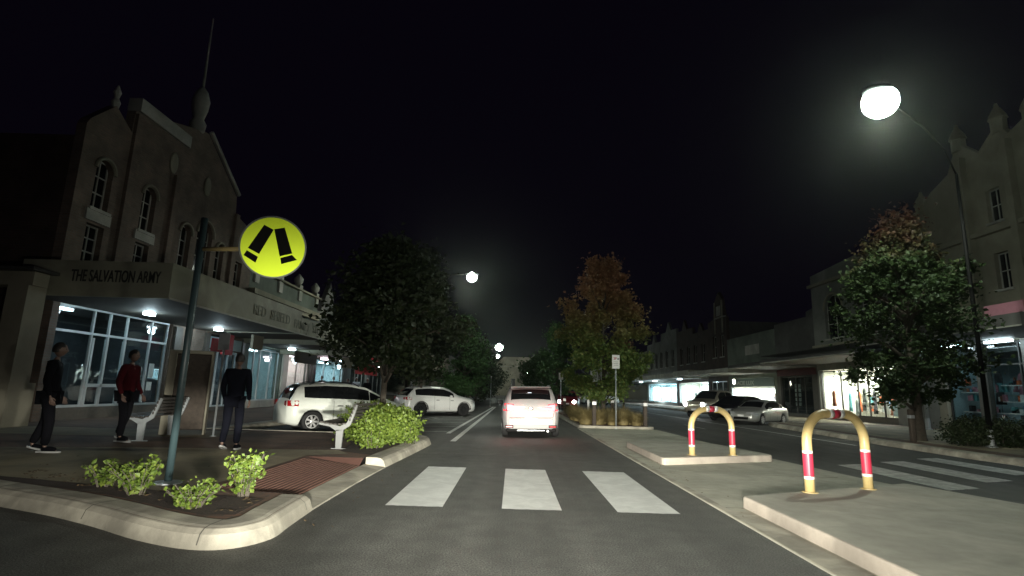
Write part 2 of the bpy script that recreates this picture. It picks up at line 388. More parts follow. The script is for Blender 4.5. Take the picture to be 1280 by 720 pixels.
# ramp at the crossing with its ribbed red surface
mb = MB(); mb.add([(-2.53, 6.62, .045), (-2.53, 9.48, .045), (-3.5, 9.48, .15), (-3.5, 6.62, .15), (-2.57, 6.45, .15), (-3.5, 6.45, .15), (-2.53, 9.72, .15), (-3.5, 9.72, .15)],
                  [(0, 1, 2, 3), (4, 0, 3, 5), (1, 6, 7, 2)])
struct(mb, 'footpath_ramp', 'tact')
mb = MB()
for i in range(16):
    x = -2.56-i*.059; z = .045+(.105)*(-2.53-x)/.97
    mb.box(x-.014, x+.014, 6.62, 9.48, z-.01, z+.014)
struct(mb, 'tactile_ribs', mat('tactile_rib', (.13, .065, .048), .7))
# butt joints between the kerb castings
def joints(line, step, name='kerb_joint'):
    mb = MB(); acc = 0
    for a, b in zip(line, line[1:]):
        a = Vector(a); b = Vector(b); d = (b-a); L_ = d.length; t = step-acc
        while t < L_ and a.length < 45:
            p = a+d*(t/L_); u = d.normalized(); n = Vector((-u.y, u.x)); 
            for (i0, z0), (i1, z1) in zip(PR[1:6], PR[2:6]):
                q = [p+n*i0-u*.006, p+n*i0+u*.006, p+n*i1+u*.006, p+n*i1-u*.006]
                mb.add([(*q[0], z0+.0025), (*q[1], z0+.0025), (*q[2], z1+.0025), (*q[3], z1+.0025)], [(0, 1, 2, 3)])
            t += step
        acc = (acc+L_) % step
    return struct(mb, name, mat('kerb_joint_dark', (.09, .085, .07), .9))
joints(KL, 1.7); joints(KL2[:-1], 1.7)
# concrete panels let into the brick
for poly in ([(-3.55, 6.35), (-3.55, 9.78), (-2.95, 10.25), (-3.3, 10.75), (-6.4, 10.3), (-9.5, 9.5), (-12.5, 10.1), (-12.5, 8.6), (-7.5, 7.25), (-4.75, 6.5), (-3.9, 6.35)],
             [(-12.4, 11.8), (-6.6, 12.3), (-6.6, 14.2), (-12.4, 13.8)]):
    struct(flat(poly, .155), 'footpath_panel', 'olive')
for a, b, w in (((-3.6, 8.3), (-9.6, 7.9), .03), ((-5.6, 6.7), (-5.9, 10.3), .03), ((-8.1, 7.45), (-8.4, 9.8), .03)):
    pass
gp = [(-2.52, 5.3), (-2.58, 6.05), (-3.5, 6.2), (-4.4, 6.45), (-6.6, 7.0), (-7.8, 7.35), (-7.6, 7.25), (-5.3, 6.42), (-4.2, 6.0), (-3.3, 5.5), (-2.8, 5.25)]
struct(flat(gp, .162), 'garden_bed', 'mulch')
struct(flat([(-2.5, 10.1), (-2.4, 13.6), (-2.5, 14.4), (-3.0, 14.7), (-4.3, 14.7), (-4.1, 13.6), (-3.4, 12.0), (-3.2, 10.6)], .16), 'garden_bed', 'mulch')
# median
MED = [(2.55, -6), (2.55, 21.9), (5.75, 22.3), (5.85, 17), (5.95, 13), (6.25, 10), (6.55, 8.2), (6.9, 5), (7.2, -6)]
mb = MB(); mb.prism(MED, -.02, .014)
struct(mb, 'median_paving', 'concrete')
mb = MB()
for y0 in (1., 4., 7.1, 10.1, 13.1, 16.1, 19.1): mb.box(2.56, 5.8, y0, y0+.012, .0145, .0165)
struct(mb, 'paving_joints', mat('joint_dark', (.1, .1, .085), .9))
def island(poly, h, name='median_island'):
    cx = sum(p[0] for p in poly)/len(poly); cy = sum(p[1] for p in poly)/len(poly)
    def inset(d): 
        return [(x+(cx-x)/math.hypot(cx-x, cy-y)*d, y+(cy-y)/math.hypot(cx-x, cy-y)*d) for x, y in poly]
    side = MB().rings([[(x, y, .01) for x, y in poly], [(x, y, h-.025) for x, y in inset(.01)], [(x, y, h-.006) for x, y in inset(.025)], [(x, y, h) for x, y in inset(.055)]], cap=False)
    a = struct(side, name, 'islandside')
    top = MB().add([(x, y, h+.0005) for x, y in inset(.05)], [tuple(range(len(poly)))])
    struct(top, name+'_top', 'slab')
def rounded(poly, r, n=4):
    out = []
    for i, p in enumerate(poly):
        a = Vector(poly[i-1]); b = Vector(poly[(i+1) % len(poly)]); p = Vector(p)
        u = (a-p).normalized()*r; v = (b-p).normalized()*r
        for k in range(n+1):
            t = k/n; q = (p+u)*(1-t)**2+p*2*t*(1-t)+(p+v)*t**2; out.append((q.x, q.y))
    return out
island(rounded([(2.92, -3), (2.9, 7.2), (6.0, 8.72), (6.45, 7.2), (6.75, -3)], .08), .15)
island(rounded([(2.97, 11.1), (2.98, 14.7), (3.9, 15.6), (5.35, 14.9), (5.75, 12.35)], .16), .15)
# gutter strip beside the near island
mb = MB(); mb.box(2.56, 2.87, -5, 6.9, .0146, .019); struct(mb, 'gutter_strip', 'kerb')
mb = MB(); mb.box(2.56, 2.66, 6.9, 21.8, .0146, .019); struct(mb, 'gutter_strip', 'kerb')
# planted part of the median
mb = MB(); mb.prism(rounded([(2.62, 21.95), (2.62, 37), (5.7, 37), (5.7, 22.3)], .3), 0, .11); struct(mb, 'median_kerb', 'kerb')
struct(flat(rounded([(2.8, 22.1), (2.8, 36.8), (5.52, 36.8), (5.52, 22.45)], .25), .114), 'median_bed', 'redmulch')
mb = MB(); mb.prism(rounded([(2.62, 52), (2.62, 150), (5.7, 150), (5.7, 52)], .6), 0, .11); struct(mb, 'median_kerb', 'kerb')
struct(flat(rounded([(2.8, 52.3), (2.8, 149), (5.52, 149), (5.52, 52.3)], .5), .114), 'median_bed', 'redmulch')
# right footpath
KR = [(13.25, 150), (15.6, 150), (15.6, 29.8), (13.5, 29.6), (12.75, 27.5), (12.1, 21), (11.8, 18.2), (11.6, 14.2), (11.75, 12.2), (12.6, 10.4), (16, 8.2), (45, 4)]
KR = KR[1:]
struct(kerb(KR[::-1], -1, PR), 'kerb', 'kerb')
inn = offset(KR, .38)
fr = [(x, y) for x, y in inn]+[(45, 25), (23, 25), (23, 150)]
struct(sheet(fr, .15), 'footpath', 'pavebrick')
struct(flat([(16.2, 30.5), (20.2, 30.5), (20.2, 60), (16.2, 60)], .155), 'footpath_panel', 'olive')
struct(flat([(12.6, 13), (20.2, 13), (20.2, 28.5), (13.7, 28.5), (13.2, 24)], .155), 'footpath_panel', 'olive')
# painted markings, 4 mm above the asphalt
def strip(a, b, w, name, m='paintworn'):
    a = Vector(a); b = Vector(b); n = (b-a).normalized(); n = Vector((-n.y, n.x))*w/2
    return struct(MB().add([(*(a+n), .004), (*(a-n), .004), (*(b-n), .004), (*(b+n), .004)], [(0, 1, 2, 3)]), name, m)
def ragged(x0, x1, y0, y1, skew=0, slope=0):
    """crossing bar with slightly uneven ends"""
    n = 14; vs = []
    for i in range(n+1):
        x = x0+(x1-x0)*i/n; vs.append((x, y0+slope*(x-x0)+random.uniform(-.012, .012), .005))
    for i in range(n, -1, -1):
        x = x0+(x1-x0)*i/n+skew; vs.append((x, y1+slope*(x-x0-skew)+random.uniform(-.012, .012), .005))
    return MB().add(vs, [tuple(range(len(vs)))])
for x0, x1 in ((-1.45, -.78), (-.09, .61), (1.26, 1.99)):
    struct(ragged(x0, x1, 6.7, 10.02), 'crossing_bar', 'paint')
for x0, x1, y0, y1 in ((6.98, 7.72, 9.1, 12.15), (8.45, 9.2, 10.15, 13.0), (10.0, 10.75, 11.3, 14.0), (11.6, 12.3, 12.6, 15.1)):
    pass
    struct(ragged(x0, x1, y0, y1, 0, .42), 'crossing_bar', 'paintworn')
strip((-1.55, 14.9), (-1.42, 47), .15, 'lane_line', 'paint')
strip((-1.98, 17.5), (-1.6, 47), .14, 'lane_line', 'paint')
hd = (-math.cos(math.radians(20)), -math.sin(math.radians(20)))
for y in (18.3, 20.9, 23.5, 26.1, 28.7, 36.5, 39.1, 41.7, 44.3): strip((-2.0, y), (-2.0+5.4*hd[0], y+5.4*hd[1]), .1, 'bay_line')
strip((10.75, 17.6), (10.55, 60), .11, 'edge_line', 'paint')
for y in (24, 34, 44, 54): strip((8.3, y), (8.3, y+3), .1, 'lane_line')
for y in (19.6, 22.2): strip((10.8, y), (12.1, y+.2), .08, 'bay_line')
for y in (32, 35, 38, 41, 44, 47): strip((10.7, y), (15.4, y+2.6), .08, 'bay_line')
# tyre-polished patches and a repaired trench give the asphalt its wear
struct(flat([(-2.0, 11.2), (2.5, 11.6), (2.5, 12.3), (-1.95, 11.9)], .002), 'road_patch', asphaltmat('asphalt_patch', (.07, .07, .063)))
# ------------------------------------------------------------------ vehicles
def interp(pts, s):
    if s <= pts[0][0]: return pts[0][1]
    for (a, u), (b, v) in zip(pts, pts[1:]):
        if s <= b:
            t = (s-a)/(b-a) if b > a else 0; return u+(v-u)*t
    return pts[-1][1]
def smooth_interp(pts, s):
    e = .05; return (interp(pts, s-e)+interp(pts, s)*2+interp(pts, s+e))/4
class CarShape:
    def __init__(c, L, W, top, belt, wr, wf, wrad, zu=.2, cab=.4, noser=.55, tailr=.35):
        c.L, c.W, c.top, c.belt, c.wr, c.wf, c.wrad, c.zu, c.cab, c.noser, c.tailr = L, W, top, belt, wr, wf, wrad, zu, cab, noser, tailr
    def ring(c, s):
        h = c.L/2; w = c.W/2
        d = h-s; k = 1-.30*max(0, 1-d/c.noser)**2.2
        d = h+s; k *= 1-.20*max(0, 1-d/c.tailr)**2.2
        w *= k
        zt = smooth_interp(c.top, s); zb = min(smooth_interp(c.belt, s), zt-.02)
        cabh = max(0, zt-zb-.03)
        wr = w*.93-cabh*c.cab if cabh > .02 else w*.86
        zu = c.zu+.06*max(0, 1-(h-abs(s))/.3)
        ar = 0
        for sw in (c.wr, c.wf):
            R = c.wrad+.055
            if abs(s-sw) < R: ar = max(ar, c.wrad+math.sqrt(R*R-(s-sw)**2))
        z1, z2, z3 = max(zu, ar), max(zu+.09, ar+.001), max(.42*zb+.12, ar+.03)
        z4 = max(zb-.13, z3+.02)
        zb = max(zb, z4+.02)
        return [(0, s, zu), (w*.86, s, z1), (w*.975, s, z2), (w, s, z3), (w*.985, s, z4), (w*.945, s, zb), (wr, s, max(zt-.055, zb+.005)), (wr*.86, s, max(zt-.012, zb+.01)), (wr*.45, s, zt+.006), (0, s, zt+.012)]
    def side(c, s, z):
        r = c.ring(s)[2:7]
        if z <= r[0][2]: return r[0][0]
        for p, q in zip(r, r[1:]):
            if p[2] <= z <= q[2]: return p[0]+(q[0]-p[0])*(z-p[2])/max(1e-6, q[2]-p[2])
        return r[-1][0]
    def body(c):
        n = int(c.L/.05); S = [-c.L/2+.001+(c.L-.002)*i/n for i in range(n+1)]; R = []
        for s in S:
            r = c.ring(s); R.append(r+[(-x, y, z) for x, y, z in r[-2:0:-1]])
        return MB().rings(R)
    def sideglass(c, sa, sb, mirror, v0=.1, v1=.9, off=.007):
        mb = MB(); n = max(2, int((sb-sa)/.07)); A = []
        for i in range(n+1):
            s = sa+(sb-sa)*i/n; r = c.ring(s); p, q = Vector(r[5]), Vector(r[6])
            for v in (v0, (v0+v1)/2, v1):
                a = p.lerp(q, v); a.x += off; A.append((a.x*mirror, a.y, a.z))
        for i in range(n):
            for k in (0, 1): a = i*3+k; mb.f.append((a, a+1, a+4, a+3))
        mb.v = A; return mb
    def topglass(c, sa, sb, off=.01, inset=.93):
        mb = MB(); n = max(2, int(abs(sb-sa)/.06)); A = []
        for i in range(n+1):
            s = sa+(sb-sa)*i/n; r = c.ring(s); d = (smooth_interp(c.top, s+.03)-smooth_interp(c.top, s-.03))/.06
            nn = Vector((0, -d, 1)).normalized()*off
            row = [(r[6][0]*inset, r[6][1], r[6][2]), (r[7][0]*.97, r[7][1], r[7][2]), r[8], r[9]]
            row = [(-x, y, z) for x, y, z in row]+[r[8] and (r[8][0], r[8][1], r[8][2])]+[(x, y, z) for x, y, z in row[1::-1]]
            row = [row[0], row[1], row[2], row[3], (r[8][0], s, r[8][2]), (r[7][0]*.97, s, r[7][2]), (r[6][0]*inset, s, r[6][2])]
            A += [(x+nn.x, y+nn.y, z+nn.z) for x, y, z in row]
        for i in range(n):
            for k in range(6): a = i*7+k; mb.f.append((a, a+1, a+8, a+7))
        mb.v = A; return mb
    def seam(c, s, z0, z1, mirror, w=.012, lean=0.):
        A = []; n = 6; mb = MB()
        for i in range(n+1):
            z = z0+(z1-z0)*i/n; ss = s+lean*i/n
            for q in (-w/2, w/2): A.append(((c.side(ss+q, z)+.004)*mirror, ss+q, z))
        for i in range(n): a = 2*i; mb.f.append((a, a+1, a+3, a+2))
        mb.v = A; return mb
def wheel(root, x, y, r, side, w=.2, nspoke=7, rim='hubcap'):
    s = side
    t = MB().lathe([(r*.62, -w/2), (r*.9, -w/2), (r, -w*.36), (r, w*.36), (r*.93, w*.46), (r*.66, w/2), (r*.62, w*.3), (.05, w*.2)] if s > 0 else [(.05, -w*.2), (r*.62, -w*.3), (r*.66, -w/2), (r*.93, -w*.46), (r, -w*.36), (r, w*.36), (r*.9, w/2), (r*.62, w/2)], 28, (0, 0, 0), 'x')
    wh = t.build('wheel', 'rubber', root, smooth=True); wh.location = (x, y, r)
    m = MB(); q = s*w*.42
    R_ = [[(qq, rr*math.cos(2*PI*i/28), rr*math.sin(2*PI*i/28)) for i in range(28)] for rr, qq in ((r*.68, q-.004), (r*.67, q+.014*s), (r*.58, q+.014*s), (r*.57, q-.004))]
    m.rings(R_, cap=False)
    for k in range(nspoke):
        a = 2*PI*k/nspoke; u = Vector((0, math.cos(a), math.sin(a))); v = Vector((0, -math.sin(a), math.cos(a)))
        P = []
        for (d, wd) in ((r*.12, r*.07), (r*.6, r*.11)):
            for e in (-1, 1): P.append(u*d+v*e*wd)
        lo = [(q-.006*s, p.y, p.z) for p in (P[0], P[1], P[3], P[2])]; hi = [(q+.018*s, p.y*.98, p.z*.98) for p in (P[0], P[1], P[3], P[2])]
        m.rings([lo, hi])
    m.lathe([(r*.17, q-.004), (r*.17, q+.026*s), (r*.1, q+.032*s)], 14, (0, 0, 0), 'x')
    m.build('rim', rim, wh, smooth=False)
    return wh
def car(kind, label, cat, loc, heading, L, W, H, paint, top, belt, wr, wf, wrad, glass, back, front, doors=(), tail_lit=False, head_lit=False, group=None, ns=7, rim='hubcap', rails=False, zu=.2, cab=.4, platecol='plate', handles=(), tailz=(.78, .98), headz=(.6, .74), archblack=False, tailr=.35, noser=.55, mirror=None):
    """heading: direction (x, y) of the nose"""
    rz = math.atan2(heading[1], heading[0])-PI/2
    t = thing(kind, label, cat, (*loc, 0), rz, group)
    c = CarShape(L, W, top, belt, wr, wf, wrad, zu, cab, noser, tailr)
    b = c.body().build('body', paint, t, smooth=True)
    h = L/2
    for sg in (-1, 1):
        for g in glass: c.sideglass(g[0], g[1], sg, *(g[2:] if len(g) > 2 else ())).build('side_window', 'carglass', t, smooth=True)
        for d in doors: c.seam(d[0], d[1], d[2], sg).build('door_seam', 'black', b)
        for s, z in handles:
            x = c.side(s, z); MB().rbox(sg*(x-.005), sg*(x+.025), s-.1, s+.1, z-.016, z+.016, .006).build('door_handle', 'darkmetal', t)
        wheel(t, sg*(W/2-.11), wr, wrad, sg, nspoke=ns, rim=rim); wheel(t, sg*(W/2-.11), wf, wrad, sg, nspoke=ns, rim=rim)
        # mirror on the front door
        gm = max(g[1] for g in glass)-.28; zb = interp(belt, gm); x = c.side(gm, zb)
        MB().rbox(sg*(x+.02), sg*(x+.2), gm-.05, gm+.08, zb+.0, zb+.14, .03).build('mirror', mirror or paint, t, smooth=False)
        # headlamp wraps round the front corner
        x0 = c.side(h-.16, headz[1]); m = MB()
        pts = []
        for s_ in (h-.42, h-.3, h-.2, h-.1, h-.04):
            for z in headz: pts.append((sg*(c.side(s_, z)+.008), s_, z))
        m.v = pts; m.f = [(2*i, 2*i+2, 2*i+3, 2*i+1) for i in range(4)]
        xe = c.side(h-.04, headz[0]); m.add([(sg*xe, h+.004, headz[0]), (sg*(xe-.28), h+.012, headz[0]), (sg*(xe-.28), h+.008, headz[1]-.02), (sg*xe, h+.004, headz[1])], [(0, 1, 2, 3)])
        hl = m.build('headlight', 'lens', t)
        if head_lit:
            MB().lathe([(.13, h+.012), (.13, h+.03), (.06, h+.05)], 14, (sg*(W/2-.32), 0, (headz[0]+headz[1])/2), 'y').build('bulb', 'headlit', hl)
        # tail lamp wraps round the rear corner
        m = MB(); pts = []
        for s_ in (-h+.34, -h+.22, -h+.12, -h+.03):
            for z in tailz: pts.append((sg*(c.side(s_, z)+.008), s_, z))
        m.v = pts; m.f = [(2*i, 2*i+2, 2*i+3, 2*i+1) for i in range(3)]
        xe = c.side(-h+.03, tailz[0]); m.add([(sg*xe, -h-.006, tailz[0]), (sg*(xe-.2), -h-.012, tailz[0]+.02), (sg*(xe-.2), -h-.01, tailz[1]-.02), (sg*xe, -h-.006, tailz[1])], [(0, 1, 2, 3)])
        m.build('tail_light', 'brake' if tail_lit else 'tail', t)
        if rails:
            a, e = rails; p = []
            for i in range(9):
                s_ = a+(e-a)*i/8; r = c.ring(s_); p.append((sg*(r[6][0]-.03), s_, interp(top, s_)+(.035 if 0 < i < 8 else -.03)))
            MB().tube(p, .018, 6).build('roof_rail', 'darkmetal' if rails != 0 else paint, t)
        if archblack:
            for sw in (wr, wf):
                m = MB(); n = 16; P = []
                for i in range(n+1):
                    a = PI*i/n
                    for R in (wrad+.05, wrad+.12):
                        z = wrad+R*math.sin(a); s_ = sw+R*math.cos(a); P.append((sg*(c.side(s_, max(z, .28))+.012), s_, z))
                m.v = P; m.f = [(2*i, 2*i+1, 2*i+3, 2*i+2) for i in range(n)]
                m.build('arch_trim', 'rubber', t)
    c.topglass(*back).build('rear_window', 'carglass', t, smooth=True)
    c.topglass(*front).build('windscreen', 'carglass', t, smooth=True)
    xm = c.side(h-.02, .5)
    MB().rbox(-xm*.72, xm*.72, h-.04, h+.012, .3, .46, .02).build('grille', 'black', t)
    MB().rbox(-.19, .19, h+.012, h+.028, .47, .58, .005).build('number_plate', platecol, t)
    MB().rbox(-W*.42, W*.42, wr+.2, wf-.2, zu-.04, .5, .02).build('underbody', 'black', t)
    for sw in (wr, wf): MB().box(-W*.47, W*.47, sw-wrad-.06, sw+wrad+.06, wrad*.9, wrad*2+.02).build('wheel_well', 'black', t)
    return t, c
def arc(*a): return [tuple(p) for p in a]
# the white hatchback just ahead, brake lights lit
L, W = 4.3, 1.79; h = L/2
t, c = car('hatchback_car', 'white hatchback with lit red brake lights driving ahead in our lane', 'car', (.57, 16.75+h), (-.005, 1), L, W, 1.48, 'carlead',
    [(-h, .9), (-h+.06, 1.0), (-h+.14, 1.1), (-h+.5, 1.44), (-h+.75, 1.5), (-h+1.6, 1.52), (.35, 1.48), (1.15, 1.02), (1.6, .96), (h-.25, .82), (h, .68)],
    [(-h, .82), (-h+.14, .98), (-h+.6, 1.0), (.3, .93), (1.2, .88), (h, .66)], -h+.82, h-.88, .32,
    [(-h+.75, .95)], (-h+.16, -h+.47), (.45, 1.1), doors=[(-.35, .3, .9), (.75, .3, .88)], tail_lit=True, rails=(-h+.6, .3), tailz=(.78, 1.0), tailr=.8, cab=.36, mirror='rubber')
t.rotation_euler.y = math.radians(-1.2)
MB().rbox(-.62, .62, -h+.34, -h+.62, 1.475, 1.51, .012).build('spoiler', 'carlead', t)
MB().tube([(0, -h+.75, 1.5), (0, -h+.62, 1.62)], .008, 6).build('antenna', 'black', t)
for sg in (-1, 1):
    MB().add([(sg*.24, -h-.014, .85), (sg*.62, -h-.014, .79), (sg*.72, -h-.012, .8), (sg*.72, -h-.012, .97), (sg*.6, -h-.014, .97)], [(0, 1, 2, 3, 4)]).build('tail_light', 'brakehot', t)
    MB().add([(sg*.2, -h-.017, .885), (sg*.62, -h-.016, .872), (sg*.62, -h-.016, .89), (sg*.2, -h-.017, .9)], [(0, 1, 2, 3)]).build('lamp_trim', 'tail', t)
    MB().rbox(sg*.55, sg*.75, -h-.03, -h+.02, .3, .35, .008).build('reflector', 'tail', t)
    MB().rbox(sg*.53, sg*.77, -h-.022, -h+.02, .285, .365, .008).build('fog_surround', 'black', t)
MB().rbox(-.74, .74, -h-.012, -h+.04, .17, .27, .02).build('rear_diffuser', 'black', t)
MB().rbox(-.42, .42, -h-.02, -h+.04, .2, .235, .01).build('skid_trim', 'chrome', t)
MB().rbox(-.66, .66, -h-.035, -h+.03, .37, .56, .03).build('rear_bumper', 'carlead', t)
MB().rbox(-.19, .19, -h-.05, -h-.034, .45, .56, .006).build('number_plate', 'plate', t)
MB().tube([(-.66, -h-.004, .6), (-.6, -h-.006, .585), (.6, -h-.006, .585), (.66, -h-.004, .6), (.7, -h+.001, .78)], .006, 5).build('tailgate_seam', 'darkmetal', t)
MB().ball((0, -h-.012, .86), .055, 14, 1.3, .15, .9).build('badge', 'chrome', t, smooth=True)
MB().tube([(.5, -h-.02, .2), (.5, -h+.2, .2)], .03, 10).build('exhaust', 'chrome', t)
MB().rbox(.33, .5, -h+.22, -h+.26, 1.12, 1.14, .006).build('wiper', 'black', t)
MB().rbox(-.09, .03, -h+.34, -h+.36, 1.26, 1.33, .006).build('rear_window_lamp', mat('cabin_light', (.5, .5, .6), .4, emit=(.8, .9, 1.), estr=1.2), t)

HL = lambda d: (math.cos(math.radians(d)), math.sin(math.radians(d)))
PARKL = 'cars parked in the angled bays on the left'
PARKR = 'vehicles parked in the angled bays on the right'
# white people-mover wagon behind the bench
L, W = 4.45, 1.77; h = L/2
hd_ = HL(38); r_ = (hd_[1], -hd_[0])
rear = Vector((-5.94, 16.55)); ctr = rear-Vector(r_)*(W/2-.1)*.9+Vector(hd_)*(h-.82)*.9
t, c = car('station_wagon', 'cream white family wagon parked behind the bench', 'car', tuple(ctr), hd_, L, W, 1.6, 'carwagon',
    [(-h, .86), (-h+.08, 1.02), (-h+.3, 1.42), (-h+.5, 1.54), (-h+1.2, 1.6), (-.1, 1.59), (.5, 1.48), (1.35, 1.06), (1.75, .97), (h-.15, .78), (h, .66)],
    [(-h, .8), (-h+.2, 1.08), (-h+.8, 1.04), (.3, 1.0), (1.3, .96), (h, .64)], -h+.82, h-.9, .33,
    [(-h+.52, .55, .1, .9), (.57, 1.12, .1, .85)], (-h+.1, -h+.42), (.62, 1.3), doors=[(-.72, .32, 1.0), (.3, .3, .98), (1.22, .45, .92)], handles=[(-.5, .84), (.52, .82)], rails=(-h+.7, .2), group=PARKL, tailz=(.82, 1.0), cab=.36)
t.scale = (.9, .9, .9)
L, W = 4.7, 1.86; h = L/2
suvtop = [(-h, .95), (-h+.1, 1.08), (-h+.42, 1.42), (-h+.7, 1.6), (-h+1.5, 1.66), (.1, 1.63), (.5, 1.5), (1.1, 1.15), (1.5, 1.08), (h-.2, .96), (h, .75)]
suvbelt = [(-h, .88), (-h+.3, 1.15), (-h+.7, 1.12), (.3, 1.06), (1.1, 1.02), (h, .72)]
def suv(loc, lab):
    return car('suv_car', lab, 'car', loc, HL(36), L, W, 1.66, 'carwhite', suvtop, suvbelt, -h+.95, h-.9, .36, [(-h+.6, .75)], (-h+.14, -h+.55), (.35, 1.05),
        doors=[(-.55, .35, 1.1), (.45, .35, 1.05)], handles=[(-.35, .9), (.6, .88)], group=PARKL, archblack=True, zu=.24, tailz=(.9, 1.05), headz=(.74, .86), rim='darkmetal')[0]
suv((-4.05, 29.3), 'white SUV with black wheel arches, nearer of the two beyond the wagon').scale = (.88,)*3
suv((-4.25, 31.1), 'white SUV mostly hidden behind the other white SUV').scale = (.9,)*3
# silver sedan, black hatchback and pickup on the right
L, W = 4.5, 1.78; h = L/2
hr = (-math.cos(math.radians(40)), -math.sin(math.radians(40)))
car('sedan_car', 'silver sedan parked nose out on the right, seen through the far hoop', 'car', (13.35, 30.2), hr, L, W, 1.45, 'carsilver',
    [(-h, .82), (-h+.1, 1.0), (-h+.55, 1.06), (-h+1.1, 1.36), (-h+1.6, 1.45), (0, 1.45), (.4, 1.36), (1.15, .96), (1.6, .9), (h-.2, .76), (h, .62)],
    [(-h, .78), (-h+.2, .97), (.2, .92), (1.2, .86), (h, .6)], -h+.9, h-.9, .32, [(-h+.85, .8)], (-h+.62, -h+1.1), (.45, 1.05), doors=[(-.5, .3, .9), (.4, .3, .88)], handles=[(-.3, .78), (.6, .76)], group=PARKR, tailz=(.8, .96))[0].scale = (.88,)*3
L, W = 4.2, 1.76; h = L/2
car('hatchback_car', 'black hatchback with yellow number plate parked beside the silver sedan', 'car', (13.5, 33.6), hr, L, W, 1.48, 'carblack',
    [(-h, .9), (-h+.1, 1.05), (-h+.5, 1.42), (-h+1, 1.48), (.1, 1.47), (.4, 1.38), (1.15, 1.0), (1.6, .94), (h-.2, .8), (h, .66)],
    [(-h, .84), (-h+.2, 1.0), (.2, .94), (1.2, .88), (h, .64)], -h+.8, h-.85, .32, [(-h+.55, .8)], (-h+.16, -h+.47), (.45, 1.05), group=PARKR, platecol='plateyellow')
L, W = 5.2, 1.9; h = L/2
t, c = car('pickup_truck', 'champagne dual-cab pickup with one headlight glaring beyond the black hatchback', 'pickup', (13.8, 37.9), hr, L, W, 1.82, 'cartan',
    [(-h, .85), (-h+.06, 1.12), (-h+1.5, 1.14), (-h+1.6, 1.3), (-h+1.75, 1.74), (-h+2.2, 1.82), (.5, 1.8), (.75, 1.7), (1.35, 1.2), (1.6, 1.16), (h-.15, 1.05), (h, .8)],
    [(-h, .82), (-h+.1, 1.1), (-h+1.6, 1.12), (.8, 1.12), (1.35, 1.08), (h, .78)], -h+1.1, h-.95, .37, [(-h+1.8, -.05), (0.0, 1.0)], (-h+1.62, -h+1.76), (.72, 1.32), doors=[(-.02, .4, 1.1), (1.05, .45, 1.08)], handles=[(-.75, .98), (.25, .98)],
    group=PARKR, zu=.3, tailz=(.85, 1.08), headz=(.78, .95), head_lit=True, cab=.3)
L, W = 4.4, 1.8; h = L/2
car('hatchback_car', 'dark red oncoming car with white headlights lit beside the white brake-lit hatchback', 'car', (4.55, 45.5), (-.15, -1), L, W, 1.5, 'carred',
    [(-h, .9), (-h+.1, 1.05), (-h+.5, 1.42), (-h+1, 1.5), (.1, 1.48), (.4, 1.38), (1.15, 1.0), (1.6, .94), (h-.2, .84), (h, .7)],
    [(-h, .84), (-h+.2, 1.0), (.2, .94), (1.2, .9), (h, .66)], -h+.8, h-.85, .32, [(-h+.55, .8)], (-h+.16, -h+.47), (.45, 1.05), head_lit=True)
L, W = 5.1, 1.85; h = L/2
car('pickup_truck', 'white pickup parked side-on far down the right kerb behind the big tree', 'pickup', (10.6, 69), (-1, -.25), L, W, 1.75, 'carwhite',
    [(-h, .85), (-h+.06, 1.08), (-h+1.7, 1.1), (-h+1.9, 1.68), (-h+2.3, 1.75), (.2, 1.72), (.9, 1.18), (1.4, 1.12), (h-.15, 1.0), (h, .78)],
    [(-h, .82), (-h+.1, 1.06), (.9, 1.08), (h, .76)], -h+1.1, h-.95, .36, [(-h+1.95, .7)], (-h+1.72, -h+1.9), (.35, .88), group=PARKR, zu=.28)

# ------------------------------------------------------------------ people
def skin_mesh(name, nodes, edges, m, parent, sub=1):
    """nodes: {key: (x, y, z, r)}; the first node is the skin root"""
    bm = bmesh.new(); ly = bm.verts.layers.skin.verify(); V = {}
    for i, (k, n) in enumerate(nodes.items()):
        v = bm.verts.new(n[:3]); r = n[3]; v[ly].radius = (r, n[4] if len(n) > 4 else r)
        if i == 0: v[ly].use_root = True
        V[k] = v
    for a, b in edges: bm.edges.new((V[a], V[b]))
    me = bpy.data.meshes.new('skin'); bm.to_mesh(me); bm.free()
    o = bpy.data.objects.new('tmp', me); C.objects.link(o)
    s = o.modifiers.new('s', 'SKIN'); s.use_smooth_shade = True
    u = o.modifiers.new('u', 'SUBSURF'); u.levels = sub; u.render_levels = sub
    dg = bpy.context.evaluated_depsgraph_get(); r = bpy.data.meshes.new_from_object(o.evaluated_get(dg))
    bpy.data.objects.remove(o)
    r.materials.clear(); r.materials.append(M[m]); r.polygons.foreach_set('use_smooth', [True]*len(r.polygons))
    q = bpy.data.objects.new(name, r); C.objects.link(q); q.parent = parent
    return q
